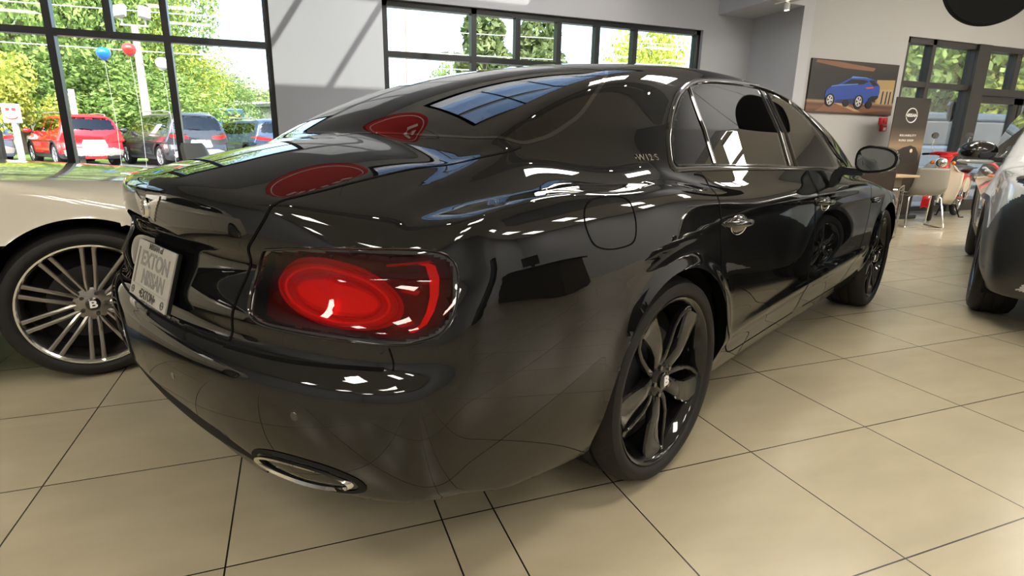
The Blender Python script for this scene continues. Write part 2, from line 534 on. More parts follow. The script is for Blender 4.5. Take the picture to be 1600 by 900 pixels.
class Shell:
    def __init__(s, F, xa, xb, zc, nphi=200, nmid=260, ncr=80, ncf=50):
        s.F = F
        phi = np.linspace(0, PI, nphi+1)
        O = []; D = []
        for k in range(ncr+1):
            ps = PI/2*(1-k/ncr); O.append(xa); D.append((math.cos(ps), -math.sin(ps)))
        for k in range(1, nmid): O.append(xa+(xb-xa)*k/nmid); D.append((1, 0))
        for k in range(ncf+1):
            ps = PI/2*k/ncf; O.append(xb); D.append((math.cos(ps), math.sin(ps)))
        O = np.array(O); D = np.array(D); n = len(O)
        oo = np.zeros((n, nphi+1, 3)); oo[..., 0] = O[:, None]; oo[..., 2] = zc
        dd = np.zeros_like(oo); dd[..., 0] = D[:, 1][:, None]
        dd[..., 1] = -np.sin(phi)[None]*D[:, 0][:, None]; dd[..., 2] = np.cos(phi)[None]*D[:, 0][:, None]
        s.V = march(F, oo.reshape(-1, 3), dd.reshape(-1, 3))
        i = np.arange(n-1)[:, None]*(nphi+1)+np.arange(nphi)[None]
        s.Q = np.stack([i, i+1, i+nphi+2, i+nphi+1], -1).reshape(-1, 4)
        s.V[:, 1] = np.minimum(s.V[:, 1], 0)
        s.regions = []

    def region(s, name, proj, poly, cond, m, mode='pair', tol=.006):
        poly = np.asarray(poly, float)
        s.regions.append((name, proj, poly, cond, m, mode))
        P2 = PROJ[proj](s.V); lo = poly.min(0)-.02; hi = poly.max(0)+.02
        idx = np.where(cond(s.V) & (P2 > lo).all(1) & (P2 < hi).all(1) & (s.V[:, 1] < -1e-4))[0]
        if tol and len(idx):
            # densify
            A = np.vstack([poly, poly[:1]]); seg = []
            for a, b in zip(A[:-1], A[1:]):
                k = max(1, int(np.linalg.norm(b-a)/.003)); seg.append(a+(b-a)*np.linspace(0, 1, k, endpoint=False)[:, None])
            Lp = np.vstack(seg)
            q = P2[idx]; best = np.full(len(q), 9.); arg = np.zeros(len(q), int)
            for c in range(0, len(Lp), 200):
                d = ((q[:, None]-Lp[None, c:c+200])**2).sum(-1); j = d.argmin(1); v = d[np.arange(len(q)), j]
                w = v < best; best[w] = v[w]; arg[w] = j[w]+c
            w = best < tol*tol
            if w.any():
                tgt = cast(s.F, proj, Lp[arg[w]])
                ok = np.linalg.norm(tgt-s.V[idx[w]], axis=1) < .05
                s.V[idx[w][ok]] = tgt[ok]

    def finish(s, root, body_name, body_mat):
        C = s.V[s.Q].mean(1)
        own = np.full(len(s.Q), -1)
        for k, (name, proj, poly, cond, m, mode) in enumerate(s.regions):
            w = cond(C) & inside(PROJ[proj](C), poly) & (own == -1)
            own[w] = k
        N = ngrad(s.F, s.V); N /= np.linalg.norm(N, axis=1, keepdims=True)
        f = s.Q[len(s.Q)//2]; nn = np.cross(s.V[f[1]]-s.V[f[0]], s.V[f[2]]-s.V[f[1]])
        if nn @ N[f[0]] < 0: s.Q = s.Q[:, ::-1]
        MV = s.V*np.array([1, -1, 1]); MN = N*np.array([1, -1, 1])
        nV = len(s.V)
        V2 = np.vstack([s.V, MV]); N2 = np.vstack([N, MN])
        out = {}
        for k in range(-1, len(s.regions)):
            fq = s.Q[own == k]
            if not len(fq): continue
            name, m, mode = (body_name, body_mat, 'join') if k < 0 else (s.regions[k][0], s.regions[k][4], s.regions[k][5])
            if mode == 'delete': continue
            fm = fq[:, ::-1]+nV
            if mode == 'join':
                out.setdefault(name, []).append(np_mesh(name, V2, np.vstack([fq, fm]), N2, m, root))
            else:
                out.setdefault(name, []).append(np_mesh(name, V2, fq, N2, m, root))
                if mode == 'pair': out[name].append(np_mesh(name, V2, fm, N2, m, root))
                if mode == 'single':                      # other side stays body
                    out.setdefault('_rest', []).append(np_mesh('quarter_panel', V2, fm, N2, body_mat, root))
        return out


def ribbon(F, P, w, m, name, root, closed=False, off=.0012, prof=None, both=True, mb_only=False):
    """strip that follows the body surface; prof = (s, height) list across"""
    P = settle(F, np.asarray(P, float))
    if closed: T = np.roll(P, -1, 0)-np.roll(P, 1, 0)
    else: T = np.gradient(P, axis=0)
    T /= np.linalg.norm(T, axis=1, keepdims=True)+1e-12
    N = ngrad(F, P); N /= np.linalg.norm(N, axis=1, keepdims=True)
    B = np.cross(N, T)
    prof = prof or [(-1, 0), (0, 0), (1, 0)]
    rings = []
    for sx, hh in prof:
        q = settle(F, P+B*(sx*w/2), 2)
        rings.append(q+N*(off+hh))
    n = len(P); k = len(prof)
    V = np.stack(rings, 1).reshape(-1, 3)
    fs = []
    for i in range(n if closed else n-1):
        j = (i+1) % n
        for c in range(k-1): fs.append((i*k+c, i*k+c+1, j*k+c+1, j*k+c))
    mb = MB().add(V.tolist(), fs)
    if mb_only: return mb
    if both: flipY(mb).build(name, m, root, smooth=True, recalc=False)
    return mb.build(name, m, root, smooth=True, recalc=False)


def flipY(mb):
    r = MB(); r.v = [(a, -b, c) for a, b, c in mb.v]; r.f = [f[::-1] for f in mb.f]
    return r


def arch_loop(cx, cz, r, low, n=60, a0=-20, a1=200):
    """side polygon of a wheel opening, legs run down to z=low"""
    pts = [(cx+r*math.cos(math.radians(a)), cz+r*math.sin(math.radians(a))) for a in np.linspace(a0, a1, n)]
    return np.array([(pts[0][0]+.03, low)]+pts+[(pts[-1][0]-.04, low)])


# ------------------------------------------------------------------ wheels (axle along y, outside face towards -y)
def spoke_bar(path, wid, dep, th, n=10):
    """path: (x, z) list, wid: widths, dep: y of the front face, th: thickness -> rounded bar"""
    mb = MB(); rings = []
    P = [Vector((p[0], 0, p[1])) for p in path]
    for i, p in enumerate(P):
        t = (P[min(i+1, len(P)-1)]-P[max(i-1, 0)]).normalized()
        a = Vector((-t.z, 0, t.x))
        w = wid[i]/2; y0 = dep[i]; t0 = th[i]
        ring = []
        for k in range(n):
            an = 2*PI*k/n; c, s_ = math.cos(an), math.sin(an)
            c = math.copysign(abs(c)**.6, c); s_ = math.copysign(abs(s_)**.6, s_)
            q = p+a*(w*c)
            ring.append((q.x, y0+t0/2-t0/2*s_, q.z))
        rings.append(ring)
    return mb.loft(rings)


def rot_y(mb, ang):
    return mb.xf(Matrix.Rotation(ang, 4, 'Y'))


def make_wheel(root, loc, side, kind, R=.358, rim=.287, width=.27, full=True, mats=None, spin=0.):
    """side -1: outside face to -y"""
    m_sp = mats or M['wheel_black']
    H = -width/2
    rimb = MB().lathe([(rim-.004, H+.012), (rim+.001, H+.004), (rim-.003, H-.001), (rim-.012, H+.002), (rim-.020, H+.014), (rim-.030, H+.05), (rim-.045, H+.12), (rim-.045, width/2-.02), (rim, width/2-.01)], 'Y', 64 if full else 28)
    hub = MB()
    if kind == 'five':
        for k in range(5):
            b = MB(); a = 2*PI*k/5
            rr = [.030, .07, .12, .17, .22, .262, .272]
            offs = [0, .010, .022, .030, .030, .024, .022]
            path = [(offs[i]+.006, r) for i, r in enumerate(rr)]
            b2 = spoke_bar(path, [.055, .058, .062, .074, .092, .110, .112], [H+.038, H+.022, H+.014, H+.016, H+.018, H+.014, H+.010], [.05, .045, .035, .025, .022, .025, .025])
            path = [(-.018, .045), (-.034, .08), (-.046, .13), (-.050, .18), (-.046, .225), (-.034, .262), (-.015, .27)]
            b3 = spoke_bar(path, [.03, .024, .019, .018, .018, .022, .024], [H+.034, H+.024, H+.020, H+.022, H+.020, H+.012, H+.010], [.04, .03, .026, .024, .024, .026, .026])
            for q in (b2, b3):
                rot_y(q, a+spin); hub.add(q.v, q.f)
        hub.lathe([(.0001, H+.022), (.05, H+.022), (.062, H+.03), (.07, H+.07)], 'Y', 32)
    elif kind == 'twin':
        for k in range(10):
            for sx in (-1, 1):
                path = [(sx*.016, .06), (sx*.0195, .11), (sx*.0215, .18), (sx*.0225, .25), (sx*.0235, rim-.014)]
                q = spoke_bar(path, [.022, .021, .021, .022, .026], [H+.030, H+.020, H+.014, H+.011, H+.008], [.05, .04, .032, .028, .028], 8)
                rot_y(q, 2*PI*k/10+spin); hub.add(q.v, q.f)
        hub.lathe([(.0001, H+.026), (.052, H+.026), (.078, H+.034), (.084, H+.06)], 'Y', 40)
    else:
        for k in range(5):
            for sx in (-1, 1):
                path = [(sx*.010, .03), (sx*.022, .12), (sx*.045, rim-.02)]
                q = spoke_bar(path, [.04, .03, .035], [H+.03, H+.016, H+.008], [.05, .03, .03], 6)
                rot_y(q, 2*PI*k/5+spin); hub.add(q.v, q.f)
        hub.lathe([(.0001, H+.02), (.05, H+.02), (.06, H+.06)], 'Y', 16)
    rimb.add(hub.v, hub.f)
    w = rimb.build('wheel', m_sp, root, smooth=True)
    w.location = loc
    w.rotation_euler = (0, 0, 0 if side < 0 else PI)
    n = 72 if full else 28
    s_ = (R-rim)
    if kind == 'twin':
        MB().lathe([(rim-.016, H+.004), (rim-.010, H-.003), (rim-.002, H-.003), (rim+.001, H+.004)], 'Y', 72).build('rim_lip', M['chrome'], w, smooth=True)
    prof = [(rim-.006, H+.016), (rim+.004, H-.002), (rim+.18*s_, H-.010), (rim+.45*s_, H-.013), (rim+.72*s_, H-.004), (R-.012, H+.014), (R-.004, H+.028), (R-.0005, H+.045)]
    for gy in (-.055, 0, .055):
        prof += [(R, gy-.007), (R-.008, gy-.006), (R-.008, gy+.006), (R, gy+.007)]
    prof += [(R-.0005, -H-.045), (R-.012, -H-.014), (rim+.5*s_, -H+.01), (rim, -H-.016)]
    if R < .34 or R > .36: pass
    MB().lathe(prof, 'Y', n).build('tyre', M['tyre'], w, smooth=True)
    if full:
        MB().lathe([(.03, H+.085), (.175, H+.085), (.178, H+.095), (.175, H+.105)], 'Y', 48).build('brake_disc', M['grey_plastic'], w, smooth=True)
        MB().lathe([(.01, H+.12), (rim-.05, H+.12)], 'Y', 32).build('wheel_backing', M['matte_black'], w)
        MB().lathe([(.0001, H+.008), (.024, H+.009), (.030, H+.013), (.031, H+.025)], 'Y', 32).build('centre_cap', M['gloss_black'], w, smooth=True)
        text_mesh('cap_letter', 'B', .048, M['letter_white'], w, face_mtx((0, H+.0065, 0), (1, 0, 0), (0, 0, 1)), .0012, 1.25, .0012)
        for k in range(5):
            a = 2*PI*k/5+spin+.3
            MB().lathe([(.0001, H+.018), (.009, H+.018), (.010, H+.04)], 'Y', 10, (.052*math.sin(a), 0, .052*math.cos(a))).build('wheel_bolt', M['gloss_black'], w, smooth=True)
    else:
        MB().lathe([(.01, H+.09), (rim-.05, H+.09)], 'Y', 20).build('wheel_backing', M['matte_black'], w)
    return w
# ------------------------------------------------------------------ the showroom
X0, X1, Y0, YW, YP, ZC = -9.0, 16.0, -6.0, 7.9, 6.9, 4.3
XC = 7.07                                     # the recess ends, the poster wall begins


def floor_mat():
    m = bpy.data.materials.new('floor_tiles'); m.use_nodes = True
    nt = m.node_tree; b = nt.nodes['Principled BSDF']; N = nt.nodes; Lk = nt.links
    tc = N.new('ShaderNodeTexCoord'); sp = N.new('ShaderNodeSeparateXYZ'); Lk.new(tc.outputs['Object'], sp.inputs[0])

    def math_(op, a, b_=None, c=None):
        n = N.new('ShaderNodeMath'); n.operation = op
        for i, v in enumerate((a, b_, c)):
            if v is None: continue
            if isinstance(v, (int, float)): n.inputs[i].default_value = v
            else: Lk.new(v, n.inputs[i])
        return n.outputs[0]

    def grid(o, off):
        s = math_('DIVIDE', math_('SUBTRACT', o, off), .6096)
        fr = math_('FRACT', s)
        d = math_('MULTIPLY', math_('MINIMUM', fr, math_('SUBTRACT', 1, fr)), .6096)
        return d, math_('FLOOR', s)
    dx, ix = grid(sp.outputs['X'], .961); dy, iy = grid(sp.outputs['Y'], 1.500)
    d3 = math_('ABSOLUTE', math_('SUBTRACT', sp.outputs['X'], .520))
    d = math_('MINIMUM', math_('MINIMUM', dx, dy), d3)
    g = math_('LESS_THAN', d, .0025)
    cb = N.new('ShaderNodeCombineXYZ'); Lk.new(ix, cb.inputs[0]); Lk.new(iy, cb.inputs[1])
    wnz = N.new('ShaderNodeTexWhiteNoise'); wnz.noise_dimensions = '2D'; Lk.new(cb.outputs[0], wnz.inputs['Vector'])
    add = N.new('ShaderNodeVectorMath'); add.operation = 'MULTIPLY_ADD'
    Lk.new(wnz.outputs['Color'], add.inputs[0]); add.inputs[1].default_value = (7, 7, 7); Lk.new(tc.outputs['Object'], add.inputs[2])
    st = N.new('ShaderNodeMapping'); st.inputs['Scale'].default_value = (1, 2.6, 1); st.inputs['Rotation'].default_value = (0, 0, .35); Lk.new(add.outputs[0], st.inputs['Vector'])
    nz = N.new('ShaderNodeTexNoise'); nz.inputs['Scale'].default_value = 2.2; nz.inputs['Detail'].default_value = 6; nz.inputs['Roughness'].default_value = .55; nz.inputs['Distortion'].default_value = .25
    Lk.new(st.outputs[0], nz.inputs['Vector'])
    cr = N.new('ShaderNodeMix'); cr.data_type = 'RGBA'
    cr.inputs[6].default_value = (.30, .262, .182, 1); cr.inputs[7].default_value = (.44, .385, .277, 1)
    Lk.new(nz.outputs['Fac'], cr.inputs[0])
    mx = N.new('ShaderNodeMix'); mx.data_type = 'RGBA'; Lk.new(g, mx.inputs[0]); Lk.new(cr.outputs[2], mx.inputs[6]); mx.inputs[7].default_value = (.015, .012, .01, 1)
    Lk.new(mx.outputs[2], b.inputs['Base Color'])
    rr = math_('MULTIPLY_ADD', nz.outputs['Fac'], .04, .25)
    b.inputs['Roughness'].default_value = .27
    b.inputs['Specular IOR Level'].default_value = .5
    return m


M['floor'] = floor_mat()
M['wall'] = mat('wall_paint', (.45, .465, .505), .75, spec=.2)
M['wall_warm'] = mat('wall_paint_warm', (.43, .433, .435), .75, spec=.2)
M['ceiling'] = mat('ceiling_paint', (.88, .88, .88), .85, spec=.1)
M['frame'] = mat('window_frame_metal', (.022, .024, .027), .35, metal=.3)
M['bronze'] = mat('door_frame_metal', (.055, .052, .05), .4, metal=.4)
M['lamp_warm'] = mat('lamp_diffuser', (.9, .85, .75), .5, emit=(1, .92, .79), estr=18.0)


def struct(name, mb, m, parent=None):
    o = mb.build(name, m, parent)
    if parent is None: o['kind'] = 'structure'
    return o


struct('floor', MB().box((X0, Y0, -.1), (X1, YW+.25, 0)), M['floor'])
SX0, SX1, SY0, SY1 = .6, 4.4, 4.9, 7.2           # roof light
BX0, BX1, ZS = 6.37, 6.73, 3.07                  # dropped beam
cb = MB()
for a, b in (((X0, Y0), (SX0, YW+.25)), ((SX1, Y0), (X1, YW+.25)), ((SX0, Y0), (SX1, SY0)), ((SX0, SY1), (SX1, YW+.25))):
    cb.box((a[0], a[1], ZC), (b[0], b[1], ZC+.12))
struct('ceiling', cb, M['ceiling'])
# window wall: piers, sill and header
SILL, HEAD = .32, 2.83
wb = MB()
wb.box((X0, YW, HEAD), (XC+.2, YW+.25, ZC))
wb.box((X0, YW, 0), (XC+.2, YW+.25, SILL))
wb.box((-.14, YW, SILL), (1.19, YW+.25, HEAD))
wb.box((6.12, YW, SILL), (XC+.2, YW+.25, HEAD))
wb.box((X0, YW, SILL), (-6.9, YW+.25, HEAD))
struct('wall_back', wb, M['wall'])
struct('wall_recess', MB().box((XC, YP, 0), (XC+.2, YW, ZC)), M['wall'])
pw = MB()
pw.box((XC+.2, YP, 0), (9.31, YP+.2, ZC)); pw.box((9.31, YP, 2.83), (X1, YP+.2, ZC)); pw.box((14.6, YP, 0), (X1, YP+.2, 2.83))
struct('wall_poster', pw, M['wall_warm'])
struct('wall_left', MB().box((X0-.2, Y0, 0), (X0, YW+.25, ZC)), M['wall'])
struct('wall_right', MB().box((X1, Y0, 0), (X1+.2, YP+.2, ZC)), M['wall'])
fw = MB().box((X0, Y0-.2, 0), (X1, Y0, ZC))
struct('wall_front', fw, M['wall'])
struct('trim_beam', MB().box((BX0, -1.5, ZS), (BX1, YW, ZC)).box((BX1, YP-.02, ZS), (XC, YW, ZC)), M['wall'])
struct('trim_beam_cross', MB().box((-3.5, 2.2, 3.9), (5.6, 2.75, ZC)), M['wall'])
# roof light: kerb, bars, glass
kb = MB()
kb.box((SX0-.06, SY0-.06, ZC), (SX0, SY1+.06, ZC+.45)).box((SX1, SY0-.06, ZC), (SX1+.06, SY1+.06, ZC+.45)).box((SX0, SY0-.06, ZC), (SX1, SY0, ZC+.45)).box((SX0, SY1, ZC), (SX1, SY1+.06, ZC+.45))
struct('trim_rooflight', kb, M['wall'])
bars = MB()
for i in range(1, 4): bars.box((SX0+(SX1-SX0)*i/4-.018, SY0, ZC+.36), (SX0+(SX1-SX0)*i/4+.018, SY1, ZC+.44))
bars.box((SX0, (SY0+SY1)/2-.03, ZC+.36), (SX1, (SY0+SY1)/2+.03, ZC+.44))
r = struct('window_4', bars, M['frame'])
MB().box((SX0, SY0, ZC+.40), (SX1, SY1, ZC+.41)).build('pane', M['pane'], r)


def window(name, y, xs, zs, x0, x1, z0, z1, w=.06, d=.10, subs=(), m='frame'):
    """xs full-height mullions, zs transoms, subs: (x, z from, z to)"""
    f = MB()
    f.box((x0, y-d/2, z0), (x0+w, y+d/2, z1)).box((x1-w, y-d/2, z0), (x1, y+d/2, z1))
    f.box((x0, y-d/2, z0), (x1, y+d/2, z0+w)).box((x0, y-d/2, z1-w), (x1, y+d/2, z1))
    for x in xs: f.box((x-w/2, y-d/2, z0), (x+w/2, y+d/2, z1))
    for z in zs: f.box((x0, y-d/2+.004, z-w/2), (x1, y+d/2-.004, z+w/2))
    for x, a, b in subs: f.box((x-w/2, y-d/2+.002, a), (x+w/2, y+d/2-.002, b))
    o = struct(name, f, M[m])
    MB().box((x0, y-.004, z0), (x1, y+.004, z1)).build('pane', M['pane'], o)
    return o


window('window_1', YW+.12, [-5.7, -4.6, -3.47, -2.36, -1.25], [2.19], -6.9, -.14, SILL, HEAD, .072, .12, [(-1.80, 2.19, HEAD), (-2.92, 2.19, HEAD), (-4.03, 2.19, HEAD)])
window('window_2', YW+.12, [2.42], [2.19], 1.19, 6.12, SILL, HEAD, .072, .12, [(x, 2.19, HEAD) for x in (3.06, 3.69, 4.31, 4.95)]+[(3.69, SILL, 2.19), (4.95, SILL, 2.19)])
wr_ = window('window_3', YP+.1, [9.98], [2.13], 9.31, 11.1, .02, 2.83, .085, .14, m='bronze')
# entrance doors
dm = MB()
dm.box((11.02, YP-.02, 0), (11.34, YP+.18, 2.83))
dm.box((14.3, YP, 0), (14.6, YP+.18, 2.83)); dm.box((11.34, YP, 2.74), (14.3, YP+.18, 2.83)); dm.box((11.34, YP, 2.02), (14.3, YP+.18, 2.14))
dm.box((12.13, YP+.02, 2.14), (12.27, YP+.16, 2.74))
dj = struct('door_1', dm, M['bronze'])
for a, b in ((11.36, 12.5), (12.54, 13.68)):
    l = MB()
    l.box((a, YP+.05, 0), (a+.10, YP+.13, 2.01)).box((b-.12, YP+.05, 0), (b, YP+.13, 2.01)).box((a, YP+.05, 0), (b, YP+.13, .20)).box((a, YP+.05, 1.90), (b, YP+.13, 2.01))
    leaf = l.build('door_leaf', M['bronze'], dj)
    MB().box((a+.1, YP+.085, .2), (b-.12, YP+.095, 1.9)).build('pane', M['pane'], leaf)
    MB().tube([(b-.16, YP+.03, .85), (b-.16, YP-.02, .85), (b-.16, YP-.02, 1.25), (b-.16, YP+.03, 1.25)], .012, 8).build('door_handle', M['chrome'], leaf, smooth=True)
MB().box((11.34, YP+.085, 2.14), (14.3, YP+.095, 2.74)).build('pane', M['pane'], dj)

# ceiling lights: warm flat panels in rows
k = 0
for x, y in [(x, y) for x in (-6.8, -2.6, 1.6, 8.9, 12.2, 14.6) for y in (-4.4, -2.0, .4)]+[(x, 3.5) for x in (3.3, 5.1, 7.9, 9.4, 10.9, 12.4)]:
    if True:
        t = empty('ceiling_light', (x, y, ZC-.03), 0, 'flat square warm white light panel set in the ceiling', 'ceiling light', 'warm light panels in the ceiling')
        fr = MB()
        for (a, b) in (((-.62, -.32), (.62, -.29)), ((-.62, .29), (.62, .32)), ((-.62, -.29), (-.59, .29)), ((.59, -.29), (.62, .29))):
            fr.box((a[0], a[1], -.015), (b[0], b[1], .03))
        fr.build('frame', M['white'], t)
        MB().box((-.59, -.29, -.005), (.59, .29, .03)).build('diffuser', M['lamp_warm'], t)


def area(name, loc, rot, sx, sy, power, col):
    d = bpy.data.lights.new(name, 'AREA'); d.shape = 'RECTANGLE'; d.size = sx; d.size_y = sy; d.energy = power; d.color = col
    o = bpy.data.objects.new(name, d); COL.objects.link(o); o.location = loc; o.rotation_euler = rot
    return o


# ------------------------------------------------------------------ outside ground
GZ = .02
M['asphalt'] = mat('asphalt', (.16, .16, .165), .85, noise=(2, .15), bump=(90, .3))
M['grass'] = mat('grass_ground', (.13, .20, .035), .9, noise=(3, .4))
M['kerb'] = mat('concrete', (.45, .44, .41), .85, noise=(6, .1))
struct('ground_asphalt', MB().box((-80, YW+.27, -.3), (120, 25.5, GZ)), M['asphalt'])
struct('ground_walkway', MB().box((XC+.2, YP+.22, -.3), (X1+20, YW+.26, GZ)), M['kerb'])
struct('ground_verge', MB().box((-160, 25.5, -.3), (220, 260, GZ+.04)), M['grass'])
# ------------------------------------------------------------------ the black saloon
TH = 1.11446
A_ARCH = arch_loop(-.02, .362, .403, .20)
F_ARCH = arch_loop(3.065, .362, .403, .20)
side_c = lambda P: P[:, 1] < -.55
dlo = smooth_loop([(.127, 1.070), (.141, 1.113), (.168, 1.166), (.221, 1.221), (.301, 1.279), (.385, 1.327), (.49, 1.367), (.62, 1.393), (.80, 1.408), (1.0, 1.418), (1.2, 1.421), (1.43, 1.410), (1.63, 1.380), (1.77, 1.333), (1.911, 1.255), (2.04, 1.166), (2.17, 1.078), (2.285, 1.008), (2.2, 1.010), (1.9, 1.020), (1.5, 1.032), (1.0, 1.046), (.6, 1.055), (.3, 1.060), (.15, 1.060)], 260)
g_quarter = smooth_loop([(.158, 1.085), (.176, 1.124), (.219, 1.188), (.301, 1.255), (.385, 1.308), (.445, 1.335), (.455, 1.31), (.437, 1.24), (.422, 1.158), (.410, 1.082), (.30, 1.080), (.2, 1.078)], 120)
g_rear = smooth_loop([(.52, 1.358), (.61, 1.376), (.80, 1.391), (1.0, 1.400), (1.2, 1.401), (1.222, 1.385), (1.21, 1.32), (1.19, 1.22), (1.16, 1.12), (1.140, 1.062), (1.12, 1.058), (.8, 1.067), (.46, 1.075), (.445, 1.09), (.455, 1.17), (.475, 1.27), (.50, 1.345)], 200)
g_front = smooth_loop([(1.41, 1.388), (1.55, 1.363), (1.706, 1.305), (1.819, 1.23), (1.93, 1.13), (1.985, 1.06), (1.97, 1.032), (1.7, 1.036), (1.36, 1.044), (1.325, 1.06), (1.335, 1.15), (1.36, 1.27), (1.385, 1.36)], 160)
d_rear = smooth_loop([(.20, 1.050), (.305, 1.035), (.312, 1.00), (.296, .95), (.288, .86), (.290, .761), (.305, .64), (.345, .53), (.42, .42), (.50, .345), (.58, .308), (.70, .300), (1.0, .300), (1.36, .303), (1.397, .32), (1.400, .42), (1.402, .55), (1.425, .70), (1.434, .86), (1.432, .96), (1.418, 1.026), (1.40, 1.035), (1.0, 1.046), (.6, 1.055)], 320)
d_front = smooth_loop([(1.436, 1.030), (1.450, .96), (1.452, .86), (1.443, .70), (1.420, .55), (1.417, .42), (1.420, .32), (1.46, .304), (1.8, .305), (2.14, .312), (2.23, .34), (2.33, .43), (2.44, .58), (2.54, .74), (2.575, .88), (2.54, .97), (2.42, 1.0), (2.2, 1.008), (1.8, 1.022)], 300)
fuel = smooth_loop([(-.500, .947), (-.488, .985), (-.45, 1.004), (-.395, 1.008), (-.320, 1.004), (-.285, .985), (-.276, .937), (-.287, .894), (-.315, .876), (-.385, .872), (-.445, .880), (-.482, .900)], 90)
UL = lambda x, y: K*x-K*y
lamp3 = [(-1.143, -.540, .893), (-1.132, -.572, .903), (-1.09, -.68, .914), (-1.011, -.80, .918), (-.966, -.849, .918), (-.932, -.880, .911), (-.915, -.896, .892), (-.914, -.905, .858), (-.932, -.917, .812), (-.958, -.921, .780), (-.990, -.910, .762), (-1.045, -.860, .750), (-1.096, -.774, .7505), (-1.141, -.668, .7505), (-1.168, -.575, .7515), (-1.178, -.532, .762), (-1.174, -.517, .785), (-1.158, -.512, .835)]
lamp = smooth_loop([(UL(x, y), z) for x, y, z in lamp3], 220)
bezel = smooth_loop([(UL(x, y), z) for x, y, z in lamp3], 220)
_c = bezel.mean(0); bezel = _c+(bezel-_c)*np.array([1.045, 1.10])
lamp = _c+(lamp-_c)*np.array([.985, .965])
rw = smooth_loop([(.066, -.45), (.066, -.575), (.045, -.602), (-.02, -.64), (-.108, -.670), (-.229, -.700), (-.34, -.706), (-.418, -.702), (-.478, -.690), (-.512, -.650), (-.545, -.59), (-.568, -.48), (-.585, -.356), (-.606, -.083), (-.608, .12), (.056, .12), (.058, -.25)], 260)
trunk_top = np.array([(-.628, .2), (-.626, -.094), (-.606, -.37), (-.585, -.51), (-.535, -.64), (-.515, -.688), (-.60, -.676), (-.691, -.631), (-.784, -.594), (-.927, -.577), (-1.021, -.569), (-1.106, -.557), (-1.20, -.55), (-1.30, -.55), (-1.30, .2)])
trunk_back = np.array([(.2, 1.03), (-.565, 1.01), (-.546, .978), (-.514, .934), (-.480, .893), (-.455, .822), (-.452, .75), (-.446, .684), (-.30, .678), (-.1, .676), (.2, .676)])


